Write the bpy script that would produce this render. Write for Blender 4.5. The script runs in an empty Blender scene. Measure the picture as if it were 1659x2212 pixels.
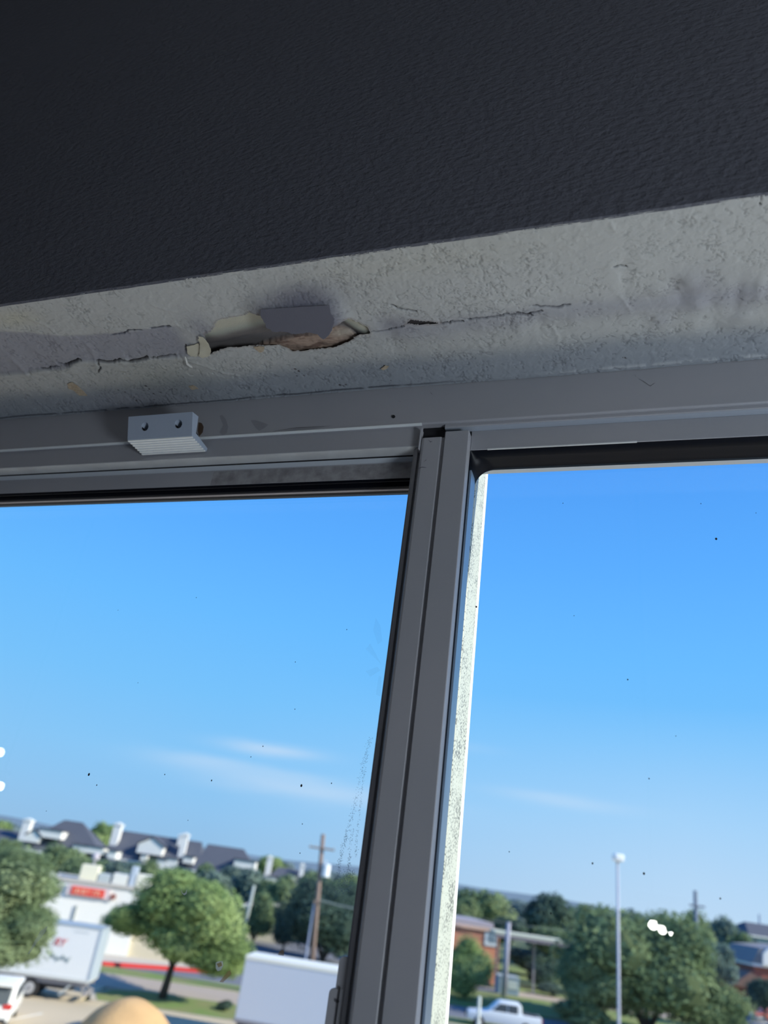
import bpy, math, random
import numpy as np
from mathutils import Vector, Matrix
# ------------------------------------------------------------------ camera
W, H = 1659, 2212
FPX = 1531.0
PIT, ROL, YAW = map(math.radians, (27.154, 8.355, 20.543))
CZ = 9.5                                   # eye height above the parking lot (third floor)
cp, sp, cy, sy = math.cos(PIT), math.sin(PIT), math.cos(YAW), math.sin(YAW)
F = np.array([-sy*cp, cy*cp, sp]); R0 = np.array([cy, sy, 0.]); U0 = np.cross(R0, F)
R = R0*math.cos(ROL) + U0*math.sin(ROL); U = -R0*math.sin(ROL) + U0*math.cos(ROL)
Rh = np.array([cy, sy, 0.]); Fh = np.array([-sy, cy, 0.])
sc = bpy.context.scene
cam = bpy.data.cameras.new('camera'); camo = bpy.data.objects.new('camera', cam)
sc.collection.objects.link(camo)
m = Matrix.Identity(4)
for i in range(3):
    m[i][0] = R[i]; m[i][1] = U[i]; m[i][2] = -F[i]
m[2][3] = CZ
camo.matrix_world = m
cam.sensor_fit = 'HORIZONTAL'; cam.sensor_width = 36.0; cam.lens = 36.0*FPX/W
cam.clip_start = 0.02; cam.clip_end = 6000
cam.dof.use_dof = True; cam.dof.focus_distance = 0.73; cam.dof.aperture_fstop = 6.3
sc.camera = camo
sc.view_settings.view_transform = 'Standard'; sc.view_settings.look = 'None'
sc.view_settings.gamma = 1.0; sc.view_settings.exposure = 0.0
sc.view_settings.use_curve_mapping = False

# ------------------------------------------------------------------ sky
def lin(r, g, b):
    f = lambda c: (c/255/12.92 if c/255 <= .04045 else ((c/255+.055)/1.055)**2.4)
    return (f(r), f(g), f(b), 1.0)
wd = bpy.data.worlds.new('sky'); sc.world = wd; wd.use_nodes = True
nt = wd.node_tree; nt.nodes.clear(); L = nt.links.new
def N(t, **k):
    n = nt.nodes.new(t)
    for a, b in k.items(): setattr(n, a, b)
    return n
def M(op, a, b=None, c=None):
    n = N('ShaderNodeMath', operation=op)
    for i, v in enumerate((a, b, c)):
        if v is None: continue
        if isinstance(v, (int, float)): n.inputs[i].default_value = v
        else: L(v, n.inputs[i])
    return n.outputs[0]
tc = N('ShaderNodeTexCoord'); sx = N('ShaderNodeSeparateXYZ'); L(tc.outputs['Generated'], sx.inputs[0])
el = M('MULTIPLY', M('ARCSINE', sx.outputs[2]), 57.2958)
az = M('MULTIPLY', M('ARCTAN2', sx.outputs[0], sx.outputs[1]), 57.2958)
ramp = N('ShaderNodeValToRGB'); L(M('DIVIDE', M('ADD', el, 10.0), 100.0), ramp.inputs[0])
cr = ramp.color_ramp
stops = [(-10, (150, 165, 175)), (-1, (152, 190, 225)), (2.5, (146, 196, 238)), (6, (136, 198, 246)), (11, (120, 194, 251)),
         (17, (106, 187, 255)), (24, (92, 173, 255)), (40, (64, 140, 238)), (90, (34, 88, 190))]
while len(cr.elements) < len(stops): cr.elements.new(.5)
for e, (d, c) in zip(cr.elements, stops): e.position = (d+10)/100; e.color = lin(*c)
nz = N('ShaderNodeTexNoise'); nz.inputs['Scale'].default_value = 5.0; nz.inputs['Detail'].default_value = 6
mp = N('ShaderNodeMapping'); L(tc.outputs['Generated'], mp.inputs[0]); mp.inputs['Scale'].default_value = (1.6, 1.6, 14)
L(mp.outputs[0], nz.inputs['Vector'])
nzv = nz.outputs[0]
tot = None
# thin cirrus streaks: azimuth, elevation, half length, half thickness, strength, tilt
for a0, e0, ra, re, k, t in ((-26.4, 7.55, 3.6, .42, .62, .02), (-23.5, 5.25, 8.5, .85, .50, -.01), (-31.5, 6.0, 3.8, .45, .30, .02),
                             (-4.5, 6.75, 4.5, .38, .34, -.03), (-12, 9.7, 3, .35, .12, 0)):
    da = M('DIVIDE', M('SUBTRACT', az, a0), ra)
    de = M('DIVIDE', M('SUBTRACT', M('SUBTRACT', el, e0), M('MULTIPLY', M('SUBTRACT', az, a0), t)), re)
    de = M('ADD', de, M('MULTIPLY', M('SUBTRACT', nzv, .5), 1.6))
    r2 = M('ADD', M('MULTIPLY', da, da), M('MULTIPLY', de, de))
    g = M('MULTIPLY', M('EXPONENT', M('MULTIPLY', r2, -1.0)), k)
    tot = g if tot is None else M('ADD', tot, g)
tot = M('MINIMUM', tot, 1.0)
mx = N('ShaderNodeMix', data_type='RGBA'); L(tot, mx.inputs['Factor']); L(ramp.outputs[0], mx.inputs['A'])
mx.inputs['B'].default_value = lin(205, 224, 246)
# paler towards the sun's side of the sky near the horizon
hz = M('MULTIPLY', M('MAXIMUM', M('SUBTRACT', 1.0, M('DIVIDE', M('ABSOLUTE', el), 14.0)), 0.0), .55)
sd = M('MULTIPLY', hz, M('MINIMUM', M('MAXIMUM', M('DIVIDE', M('ADD', az, 30), 34.0), 0.0), 1.0))
mx2 = N('ShaderNodeMix', data_type='RGBA'); L(sd, mx2.inputs['Factor']); L(mx.outputs['Result'], mx2.inputs['A'])
mx2.inputs['B'].default_value = lin(215, 235, 255)
bg = N('ShaderNodeBackground'); L(mx2.outputs['Result'], bg.inputs[0]); bg.inputs[1].default_value = 1.10
wo = N('ShaderNodeOutputWorld'); L(bg.outputs[0], wo.inputs[0])
# ------------------------------------------------------------------ sun
sl = bpy.data.lights.new('sun', 'SUN'); sl.energy = 6.5; sl.angle = math.radians(.6); sl.color = (1.0, .93, .80)
so = bpy.data.objects.new('sun', sl); sc.collection.objects.link(so)
saz, sel = math.radians(86.5), math.radians(31)
sdir = Vector((math.cos(sel)*math.sin(saz), math.cos(sel)*math.cos(saz), math.sin(sel)))
so.rotation_euler = sdir.to_track_quat('Z', 'Y').to_euler(); so.location = (20, 10, 40)

# ------------------------------------------------------------------ helpers
def ray(x, y): return F*FPX + R*(x-W/2) - U*(y-H/2)
def onY(x, y, Y): d = ray(x, y); return d*Y/d[1] + np.array([0, 0, CZ])
def onZ(x, y, z): d = ray(x, y); return d*(z-CZ)/d[2] + np.array([0, 0, CZ])
def V(X, D, z=0.): p = Rh*X + Fh*D; return (float(p[0]), float(p[1]), float(z))      # street frame -> world
def A(x, y, D):                                                                  # -> X, z in the street frame
    d = ray(x, y); p = d*D/(d@Fh); return float(p@Rh), float(p[2]+CZ)
COL = sc.collection
def link(o, parent=None):
    COL.objects.link(o)
    if parent is not None: o.parent = parent
    return o
def empty(name, loc=(0, 0, 0), rz=0., parent=None):
    o = bpy.data.objects.new(name, None); o.location = loc; o.rotation_euler = (0, 0, rz); o.empty_display_size = .1
    return link(o, parent)
def tag(o, label=None, cat=None, group=None, kind=None):
    if label: o['label'] = label
    if cat: o['category'] = cat
    if group: o['group'] = group
    if kind: o['kind'] = kind
    return o
class MB:
    def __init__(s): s.v = []; s.f = []
    def add(s, vs, fs):
        n = len(s.v); s.v += [tuple(map(float, p)) for p in vs]; s.f += [tuple(n+i for i in f) for f in fs]; return s
    def box(s, x0, x1, y0, y1, z0, z1):
        vs = [(x, y, z) for z in (z0, z1) for x, y in ((x0, y0), (x1, y0), (x1, y1), (x0, y1))]
        return s.add(vs, [(3, 2, 1, 0), (4, 5, 6, 7), (0, 1, 5, 4), (1, 2, 6, 5), (2, 3, 7, 6), (3, 0, 4, 7)])
    def prism(s, poly, a, b, axis='x'):
        """extrude a closed polygon of (p,q) along an axis; x: (y,z)  y: (x,z)  z: (x,y)"""
        n = len(poly)
        mk = {'x': lambda p, t: (t, p[0], p[1]), 'y': lambda p, t: (p[0], t, p[1]), 'z': lambda p, t: (p[0], p[1], t)}[axis]
        vs = [mk(p, a) for p in poly] + [mk(p, b) for p in poly]
        fs = [tuple(range(n))[::-1], tuple(range(n, 2*n))] + [(i, (i+1) % n, n+(i+1) % n, n+i) for i in range(n)]
        return s.add(vs, fs)
    def tube(s, a, b, r0, r1=None, n=12, caps=True):
        a = Vector(a); b = Vector(b); r1 = r0 if r1 is None else r1
        d = (b-a).normalized(); u = d.orthogonal().normalized(); w = d.cross(u)
        vs = []
        for c, r in ((a, r0), (b, r1)):
            for i in range(n):
                t = 2*math.pi*i/n; vs.append(c + (u*math.cos(t) + w*math.sin(t))*r)
        fs = [(i, (i+1) % n, n+(i+1) % n, n+i) for i in range(n)]
        if caps: fs += [tuple(range(n))[::-1], tuple(range(n, 2*n))]
        return s.add(vs, fs)
    def path(s, pts, r, n=6):
        for a, b in zip(pts, pts[1:]): s.tube(a, b, r, n=n)
        return s
    def ball(s, c, r, n=10, k=6):
        vs = []; fs = []
        rr = r if hasattr(r, '__len__') else (r, r, r)
        for j in range(k+1):
            t = math.pi*j/k
            for i in range(n):
                p = 2*math.pi*i/n
                vs.append((c[0]+rr[0]*math.sin(t)*math.cos(p), c[1]+rr[1]*math.sin(t)*math.sin(p), c[2]+rr[2]*math.cos(t)))
        for j in range(k):
            for i in range(n): fs.append((j*n+i, (j+1)*n+i, (j+1)*n+(i+1) % n, j*n+(i+1) % n))
        return s.add(vs, fs)
    def mesh(s, name):
        me = bpy.data.meshes.new(name); me.from_pydata(s.v, [], s.f); me.validate(); me.update()
        import bmesh
        b = bmesh.new(); b.from_mesh(me); bmesh.ops.recalc_face_normals(b, faces=b.faces); b.to_mesh(me); b.free()
        return me
    def build(s, name, mat, parent=None, smooth=False, bevel=0, seg=2, loc=None, rz=None, label=None):
        me = s.mesh(name); me.materials.append(mat)
        o = link(bpy.data.objects.new(name, me), parent)
        if loc is not None: o.location = loc
        if rz is not None: o.rotation_euler = (0, 0, rz)
        if smooth: me.shade_smooth()
        if bevel:
            md = o.modifiers.new('bevel', 'BEVEL'); md.width = bevel; md.segments = seg; md.limit_method = 'ANGLE'; md.angle_limit = math.radians(35)
            md.harden_normals = False
        if label: o['label'] = label
        return o
def copy_tree(o, parent=None):
    c = o.copy(); COL.objects.link(c)
    if parent is not None: c.parent = parent
    for ch in list(o.children): copy_tree(ch, c)
    return c

# ------------------------------------------------------------------ materials
def mat(name, col, rough=.6, metal=0., spec=.5, noise=None, bump=None, attr=None, spots=None, trans=0., emis=None):
    """noise=(scale,amount,col2)  bump=(scale,strength,distance,stretch)  attr=colour attribute multiplied in"""
    mt = bpy.data.materials.new(name); mt.use_nodes = True; t = mt.node_tree; b = t.nodes['Principled BSDF']
    b.inputs['Roughness'].default_value = rough; b.inputs['Metallic'].default_value = metal
    b.inputs['Specular IOR Level'].default_value = spec
    c = tuple(col[:3]) + (1,)
    b.inputs['Base Color'].default_value = c
    tcn = t.nodes.new('ShaderNodeTexCoord'); out = None
    if attr:
        a = t.nodes.new('ShaderNodeAttribute'); a.attribute_name = attr; out = a.outputs['Color']
    if noise:
        n = t.nodes.new('ShaderNodeTexNoise'); n.inputs['Scale'].default_value = noise[0]; n.inputs['Detail'].default_value = 5
        t.links.new(tcn.outputs['Object'], n.inputs['Vector'])
        r = t.nodes.new('ShaderNodeMapRange'); t.links.new(n.outputs[0], r.inputs[0]); r.inputs[1].default_value = .35; r.inputs[2].default_value = .68
        r.inputs[3].default_value = 0; r.inputs[4].default_value = noise[1]
        mxn = t.nodes.new('ShaderNodeMix'); mxn.data_type = 'RGBA'; t.links.new(r.outputs[0], mxn.inputs['Factor'])
        if out: t.links.new(out, mxn.inputs['A'])
        else: mxn.inputs['A'].default_value = c
        mxn.inputs['B'].default_value = tuple(noise[2][:3]) + (1,); out = mxn.outputs['Result']
    if spots:      # (scale, threshold, colour)
        n = t.nodes.new('ShaderNodeTexVoronoi'); n.inputs['Scale'].default_value = spots[0]; t.links.new(tcn.outputs['Object'], n.inputs['Vector'])
        n2 = t.nodes.new('ShaderNodeTexNoise'); n2.inputs['Scale'].default_value = spots[0]*.09; t.links.new(tcn.outputs['Object'], n2.inputs['Vector'])
        ad = t.nodes.new('ShaderNodeMath'); ad.operation = 'SUBTRACT'; t.links.new(n.outputs['Distance'], ad.inputs[0])
        ml = t.nodes.new('ShaderNodeMath'); ml.operation = 'MULTIPLY'; t.links.new(n2.outputs[0], ml.inputs[0]); ml.inputs[1].default_value = spots[1]
        t.links.new(ml.outputs[0], ad.inputs[1])
        lt = t.nodes.new('ShaderNodeMath'); lt.operation = 'LESS_THAN'; t.links.new(ad.outputs[0], lt.inputs[0]); lt.inputs[1].default_value = 0.0
        mxs = t.nodes.new('ShaderNodeMix'); mxs.data_type = 'RGBA'; t.links.new(lt.outputs[0], mxs.inputs['Factor'])
        if out: t.links.new(out, mxs.inputs['A'])
        else: mxs.inputs['A'].default_value = c
        mxs.inputs['B'].default_value = tuple(spots[2][:3]) + (1,); out = mxs.outputs['Result']
    if out: t.links.new(out, b.inputs['Base Color'])
    if bump:
        prev = None
        for (bs, st, bd, stretch) in (bump if isinstance(bump, list) else [bump]):
            n = t.nodes.new('ShaderNodeTexNoise'); n.inputs['Scale'].default_value = bs; n.inputs['Detail'].default_value = 4
            mpn = t.nodes.new('ShaderNodeMapping'); mpn.inputs['Scale'].default_value = stretch
            t.links.new(tcn.outputs['Object'], mpn.inputs[0]); t.links.new(mpn.outputs[0], n.inputs['Vector'])
            bn = t.nodes.new('ShaderNodeBump'); bn.inputs['Strength'].default_value = st; bn.inputs['Distance'].default_value = bd
            t.links.new(n.outputs[0], bn.inputs['Height'])
            if prev: t.links.new(prev, bn.inputs['Normal'])
            prev = bn.outputs[0]
        t.links.new(prev, b.inputs['Normal'])
    if emis:
        b.inputs['Emission Color'].default_value = tuple(emis[0][:3]) + (1,); b.inputs['Emission Strength'].default_value = emis[1]
    return mt
def glass_mat():
    mt = bpy.data.materials.new('window_glass'); mt.use_nodes = True; t = mt.node_tree; t.nodes.clear()
    o = t.nodes.new('ShaderNodeOutputMaterial'); tr = t.nodes.new('ShaderNodeBsdfTransparent'); tr.inputs[0].default_value = (.985, .995, .995, 1)
    g = t.nodes.new('ShaderNodeBsdfGlossy'); g.inputs['Roughness'].default_value = 0.0
    lw = t.nodes.new('ShaderNodeLayerWeight'); lw.inputs['Blend'].default_value = .5
    p = t.nodes.new('ShaderNodeMath'); p.operation = 'POWER'; t.links.new(lw.outputs['Facing'], p.inputs[0]); p.inputs[1].default_value = 5
    mm = t.nodes.new('ShaderNodeMath'); mm.operation = 'MULTIPLY_ADD'; t.links.new(p.outputs[0], mm.inputs[0]); mm.inputs[1].default_value = .9; mm.inputs[2].default_value = .04
    mxg = t.nodes.new('ShaderNodeMixShader'); t.links.new(mm.outputs[0], mxg.inputs[0]); t.links.new(tr.outputs[0], mxg.inputs[1]); t.links.new(g.outputs[0], mxg.inputs[2])
    t.links.new(mxg.outputs[0], o.inputs[0]); return mt
def film_mat(name, col, alpha):
    mt = bpy.data.materials.new(name); mt.use_nodes = True; t = mt.node_tree; t.nodes.clear()
    o = t.nodes.new('ShaderNodeOutputMaterial'); tr = t.nodes.new('ShaderNodeBsdfTransparent'); d = t.nodes.new('ShaderNodeBsdfDiffuse')
    d.inputs[0].default_value = tuple(col) + (1,); x = t.nodes.new('ShaderNodeMixShader'); x.inputs[0].default_value = alpha
    t.links.new(tr.outputs[0], x.inputs[1]); t.links.new(d.outputs[0], x.inputs[2]); t.links.new(x.outputs[0], o.inputs[0]); return mt
def leaf_mat(name, c1, c2, c3):
    mt = bpy.data.materials.new(name); mt.use_nodes = True; t = mt.node_tree; t.nodes.clear()
    o = t.nodes.new('ShaderNodeOutputMaterial'); d = t.nodes.new('ShaderNodeBsdfDiffuse'); tl = t.nodes.new('ShaderNodeBsdfTranslucent')
    tcn = t.nodes.new('ShaderNodeTexCoord'); n = t.nodes.new('ShaderNodeTexNoise'); n.inputs['Scale'].default_value = .55; n.inputs['Detail'].default_value = 5
    t.links.new(tcn.outputs['Object'], n.inputs['Vector'])
    r = t.nodes.new('ShaderNodeValToRGB'); t.links.new(n.outputs[0], r.inputs[0])
    e = r.color_ramp.elements; e[0].position = .32; e[0].color = tuple(c1) + (1,); e[1].position = .7; e[1].color = tuple(c3) + (1,)
    k = r.color_ramp.elements.new(.5); k.color = tuple(c2) + (1,)
    x = t.nodes.new('ShaderNodeMixShader'); x.inputs[0].default_value = .32
    for s_ in (d, tl): t.links.new(r.outputs[0], s_.inputs[0])
    t.links.new(d.outputs[0], x.inputs[1]); t.links.new(tl.outputs[0], x.inputs[2]); t.links.new(x.outputs[0], o.inputs[0]); return mt
M_ = {}
M_['frame'] = mat('grey_frame_paint', (.36, .36, .385), .5, noise=(7, .45, (.29, .31, .345)), bump=(900, .25, .0003, (1, 1, 1)))
M_['frame_dirty'] = mat('mildewed_frame_paint', (.29, .28, .28), .55, noise=(60, .8, (.16, .15, .155)), bump=(500, .35, .0004, (1, 1, 1)))
M_['lip'] = mat('lit_frame_lip', (.58, .61, .63), .4, metal=.2, noise=(30, .4, (.35, .36, .38)))  # paler than the frame: light on the down-facing lips put into colour
M_['rubber'] = mat('black_rubber', (.004, .005, .009), .4, spec=.15)
M_['rubber_side'] = mat('grey_rubber', (.035, .045, .06), .18, spec=.9)
M_['dark'] = mat('dark_void', (.01, .01, .014), .9)
M_['alum_ext'] = mat('pale_exterior_aluminium', (.44, .475, .42), .5, noise=(20, .25, (.39, .42, .38)), spots=(420, .72, (.12, .13, .12)))
M_['sunlit_edge'] = mat('sunlit_edge', (.92, .93, .90), .4)  # sun on the outer lip put into a near-white colour
M_['glass'] = glass_mat()
M_['charcoal'] = mat('charcoal_wall_paint', (.112, .115, .138), .45, spec=.45, noise=(3, .4, (.095, .10, .122)),
                     bump=[(150, .8, .0026, (.75, 1, 1.25)), (480, .6, .0008, (.8, 1, 1.1))])
M_['plaster'] = mat('peeling_plaster_paint', (.5, .5, .5), .62, attr='tone', spec=.35, bump=[(260, .35, .0007, (1, 1, 1)), (1100, .3, .0003, (1, 1, 1))])
M_['flap_shaded'] = mat('lilac_grey_paint', (.14, .138, .168), .7, bump=(500, .4, .0004, (1, 1, 1)))  # flap face turned from the light; that shade is in its colour
M_['paper'] = mat('cream_gypsum_paper', (.60, .57, .45), .85, noise=(60, .6, (.44, .40, .30)), bump=(400, .4, .0004, (1, 1, 1)))
M_['room'] = mat('room_wall_paint', (.42, .42, .44), .8)
M_['roomfloor'] = mat('room_floor_tile', (.30, .29, .28), .6, noise=(2, .4, (.22, .21, .2)))
M_['ext_wall'] = mat('exterior_stucco', (.55, .52, .46), .9, noise=(4, .3, (.45, .43, .38)))
M_['alu'] = mat('grey_anodised_aluminium', (.42, .49, .60), .45, metal=.1)
M_['alu_ridge'] = mat('lit_ridge_aluminium', (.90, .93, .92), .4)  # same block as the body, paler to show light from below

# ------------------------------------------------------------------ room shell
ZS = CZ + .4915                # underside of the window head
YW = .4135                     # room face of the charcoal wall
YF = .60                       # room face of the window frame
Z0F, Z1C = 8.0, 11.35
XL, XR = -1.95, 1.75           # window opening
def struct(o): o['kind'] = 'structure'; return o
wall = MB()
wall.box(-4.2, 3.7, YW, .655, ZS+.030, Z1C)             # above the window
wall.box(-4.2, XL, YW, .655, 0, ZS+.030); wall.box(XR, 3.7, YW, .655, 0, ZS+.030)
wall.box(XL, XR, YW, .655, 0, 8.86)
struct(wall.build('wall_window_backing', M_['ext_wall']))
skin = MB()                                           # charcoal painted skin, wobbly painted edge at the bottom
rs = random.Random(3)
n = 900; xs = np.linspace(-1.3, .75, n)
wob = np.zeros(n)
for k in range(9): wob += np.sin(xs*rs.uniform(8, 220) + rs.uniform(0, 6))*rs.uniform(.00004, .00016)
zb = ZS - .0005 + wob
vs = []; fs = []
for i in range(n):
    vs += [(xs[i], YW+.001, zb[i]), (xs[i], YW-.0015, zb[i]+.001), (xs[i], YW-.0015, ZS+.03), (xs[i], YW-.0015, Z1C)]
for i in range(n-1):
    for k in range(3): fs.append((4*i+k, 4*i+4+k, 4*i+5+k, 4*i+1+k))
skin.add(vs, fs)
skin.box(-4.2, -1.3, YW-.0015, YW+.001, ZS, Z1C).box(.75, 3.7, YW-.0015, YW+.001, ZS, Z1C)
skin.box(-4.2, XL, YW-.0015, YW+.001, Z0F, ZS).box(XR, 3.7, YW-.0015, YW+.001, Z0F, ZS).box(XL, XR, YW-.0015, YW+.001, Z0F, 8.86)
wf = struct(skin.build('wall_front', M_['charcoal'], smooth=False))
bpy.data.objects['wall_window_backing'].name = 'wall_outer'
struct(MB().box(-4.2, 3.7, -5.0, .41, 7.9, 8.0).build('floor', M_['roomfloor']))
struct(MB().box(-4.2, 3.7, -5.1, .655, Z1C, Z1C+.1).build('ceiling', M_['room']))
struct(MB().box(-4.3, -4.2, -5.1, .655, 7.9, Z1C).build('wall_left', M_['room']))
struct(MB().box(3.7, 3.8, -5.1, .655, 7.9, Z1C).build('wall_right', M_['room']))
struct(MB().box(-4.2, 3.7, -5.1, -5.0, 8.0, Z1C).build('wall_back', M_['room']))
struct(MB().box(-4.2, 3.7, -5.0, -4.985, 8.0, 8.12).build('baseboard_back', M_['frame']))

# ------------------------------------------------------------------ peeling plaster soffit (window head return)
rng = np.random.RandomState(7)
def vnoise(x, y, seed):
    r = np.random.RandomState(seed).rand(256, 256)
    xi = np.floor(x).astype(int); yi = np.floor(y).astype(int); fx = x-xi; fy = y-yi
    fx = fx*fx*(3-2*fx); fy = fy*fy*(3-2*fy)
    g = lambda a, b: r[(xi+a) % 256, (yi+b) % 256]
    return (g(0, 0)*(1-fx)+g(1, 0)*fx)*(1-fy) + (g(0, 1)*(1-fx)+g(1, 1)*fx)*fy
def fbm(x, y, seed, o=4):
    s = 0; a = .5
    for k in range(o): s = s + a*vnoise(x*2**k, y*2**k, seed+k); a *= .5
    return s/(1-.5**o)
def sstep(a, b, x): t = np.clip((x-a)/(b-a), 0, 1); return t*t*(3-2*t)
def P2(pts, z=ZS): return np.array([onZ(x, y, z)[:2] for x, y in pts])
def inside(px, py, poly):
    c = np.zeros(px.shape, bool); j = len(poly)-1
    for i in range(len(poly)):
        xi, yi = poly[i]; xj, yj = poly[j]
        if yi != yj:
            c ^= ((yi > py) != (yj > py)) & (px < (xj-xi)*(py-yi)/(yj-yi)+xi)
        j = i
    return c
def segdist(px, py, pts, closed=False):
    d = np.full(px.shape, 9.0); P = list(pts) + ([pts[0]] if closed else [])
    for (x0, y0), (x1, y1) in zip(P, P[1:]):
        L2 = (x1-x0)**2+(y1-y0)**2+1e-12; t = np.clip(((px-x0)*(x1-x0)+(py-y0)*(y1-y0))/L2, 0, 1)
        d = np.minimum(d, np.hypot(px-x0-t*(x1-x0), py-y0-t*(y1-y0)))
    return d
def rough(poly, amp, step=.0022, seed=0, closed=True):
    """subdivide a polyline and roughen it so torn edges look torn"""
    r = np.random.RandomState(seed); out = []; P = list(map(np.array, poly)); Q = P + ([P[0]] if closed else [])
    for a, b in zip(Q, Q[1:]):
        k = max(1, int(np.hypot(*(b-a))/step))
        for i in range(k):
            p = a+(b-a)*i/k
            if i: p = p+r.randn(2)*amp
            out.append(p)
    if not closed: out.append(P[-1])
    return np.array(out)
GX = np.arange(-.905, .215, .0010); GY = np.append(np.arange(YW, .5990, .0009), .5995)
X, Y = np.meshgrid(GX, GY, indexing='ij')
hole_px = [(468, 692), (492, 686), (528, 680), (537, 671), (559, 671), (600, 664), (660, 661), (711, 658), (716, 672), (724, 688), (754, 683), (780, 698), (796, 705), (801, 720),
           (776, 724), (754, 739), (722, 751), (680, 755), (655, 758), (631, 759), (618, 751), (600, 745), (566, 746), (548, 747), (520, 749), (489, 751),
           (470, 757), (455, 765), (447, 748), (441, 722), (455, 715)]
hole = rough(P2(hole_px), .00045, seed=1)
slot_px = [(872, 704), (886, 689), (905, 692), (930, 694), (952, 699), (925, 701), (893, 702), (880, 699)]
slot = rough(P2(slot_px), .0002, seed=2)
# --- height (metres, + is up into the plaster)
u, v = X, Y
zd = .0016*(fbm(u*9+3, v*14, 11)-.5)
warp = .35*fbm(u*30, v*30, 31)
t1 = fbm(u*120+v*75+warp*4, v*130-u*40, 21, 4)
t2 = fbm(u*260-v*90, v*200+u*60+9, 23, 3)
tex = sstep(.47, .53, t1)*.00065 + sstep(.60, .66, t2)*.0004
def wpx(cx, cy, rx, ry):                        # soft blob around a spot
    c = P2([(cx, cy), (cx+rx, cy), (cx, cy+ry)]); a = np.hypot(*(c[1]-c[0])); b = np.hypot(*(c[2]-c[0]))
    return np.exp(-(((u-c[0][0])/a)**2 + ((v-c[0][1])/b)**2))
zd -= .45*tex*(.55+.9*fbm(u*12, v*12, 41))
dents = 0
for sd0, fx_, fy_, kx, ky in ((301, 190, 105, 60, -40), (311, 120, 150, -50, 60), (321, 260, 200, 90, 30)):
    nn_ = fbm(u*fx_+v*kx+warp*2, v*fy_+u*ky, sd0, 2); mk_ = fbm(u*62+7, v*62, sd0+5, 2)
    dents = np.maximum(dents, np.exp(-((nn_-.5)/.028)**2)*sstep(.56, .64, mk_))
dents = dents*sstep(.35, .6, fbm(u*11, v*11, 351)+.12)
zd += dents*.00075
# cove of caulk and paint down to the frame
zd -= .0050*sstep(.560, .5995, v)**1.5 + .0010*sstep(.590, .597, v)*sstep(-.25, -.1, u)
# sagging upper lip of the damaged joint, long shallow step along the joint line
joint_px = [(-40, 716), (60, 722), (150, 728), (240, 722), (285, 716), (372, 706), (440, 700)]
low_px = [(-60, 812), (60, 802), (92, 796), (120, 797), (145, 791), (168, 776), (212, 778), (258, 776), (270, 773), (283, 778), (318, 771), (380, 769), (440, 766)]
jr_px = [(800, 712), (870, 706), (952, 699), (1010, 688), (1100, 680), (1180, 664), (1300, 655), (1480, 640), (1700, 615)]
J = P2(joint_px); Lw = P2(low_px); JR = P2(jr_px)
yj = np.interp(u, J[:, 0], J[:, 1]); yl = np.interp(u, Lw[:, 0], Lw[:, 1]); yr = np.interp(u, JR[:, 0], JR[:, 1])
leftm = 1-sstep(-.46, -.43, u)
band = leftm*sstep(-.004, .003, v-yj+.004*(fbm(u*40, v*40, 5)-.5))*(1-sstep(-.002, .004, v-yl))
zd += band*.0018
zd -= leftm*np.exp(-((v-yl-.004)/.006)**2)*.0016
rightm = sstep(-.25, -.2, u)
zd -= rightm*np.exp(-((v-yr-.010)/.010)**2)*.0016
zd += rightm*np.exp(-((v-yr+.002)/.003)**2)*.0010*fbm(u*60, v*60, 8)
# bubbles in the paint at the right
for cx, cy, rx, ry, a in ((1490, 606, 22, 16, .0022), (1470, 640, 18, 14, -.0018), (1505, 655, 26, 18, .0024), (1535, 648, 15, 22, -.0016), (1425, 690, 20, 14, .0019), (1590, 640, 14, 34, -.0018),
                          (1460, 612, 18, 12, -.0014), (1418, 628, 14, 10, .0015), (1350, 590, 16, 40, -.0012), (1600, 690, 30, 14, .0016), (1545, 705, 26, 16, -.0016), (1500, 700, 22, 16, .0014),
                          (1120, 700, 14, 22, .0013), (1165, 695, 12, 24, -.0014), (1240, 690, 16, 18, .0012), (1000, 700, 26, 14, -.0012), (850, 740, 22, 30, -.0018), (830, 700, 20, 20, -.0012),
                          (60, 765, 20, 20, -.0012), (40, 790, 14, 16, .0012), (190, 720, 30, 20, -.001), (60, 700, 60, 20, -.0015), (1640, 620, 12, 30, .0016)):
    zd -= a*wpx(cx, cy, rx, ry)
# long raised flows of trowelled compound
for pts, w, a in (([(145, 660), (170, 664), (196, 672)], .0022, .0012), ([(60, 690), (90, 700), (112, 712), (128, 730)], .003, .001), ([(330, 660), (352, 668), (372, 672)], .002, .001),
                  ([(190, 748), (200, 765), (212, 788), (215, 802)], .0032, .0016), ([(28, 780), (50, 800), (70, 815)], .003, .0013), ([(385, 772), (440, 790), (485, 806), (515, 812)], .0020, .0012),
                  ([(170, 690), (215, 706), (252, 712)], .0028, .0013), ([(1005, 760), (1035, 742), (1050, 760)], .0020, .001), ([(1190, 700), (1205, 725), (1205, 742)], .002, .0012),
                  ([(1320, 482), (1328, 498)], .002, .0012), ([(1150, 640), (1170, 610), (1165, 600)], .0016, .0009), ([(1340, 640), (1352, 655), (1362, 672)], .002, .0012)):
    zd -= .55*a*np.exp(-(segdist(u, v, P2(pts))/w)**2)
# sag above the hanging flap: the board bellies down towards the tear
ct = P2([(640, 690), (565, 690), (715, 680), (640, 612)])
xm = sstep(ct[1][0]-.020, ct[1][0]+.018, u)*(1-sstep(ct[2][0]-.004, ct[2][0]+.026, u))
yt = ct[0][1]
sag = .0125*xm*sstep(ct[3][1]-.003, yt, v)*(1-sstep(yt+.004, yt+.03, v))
zd -= sag
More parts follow.
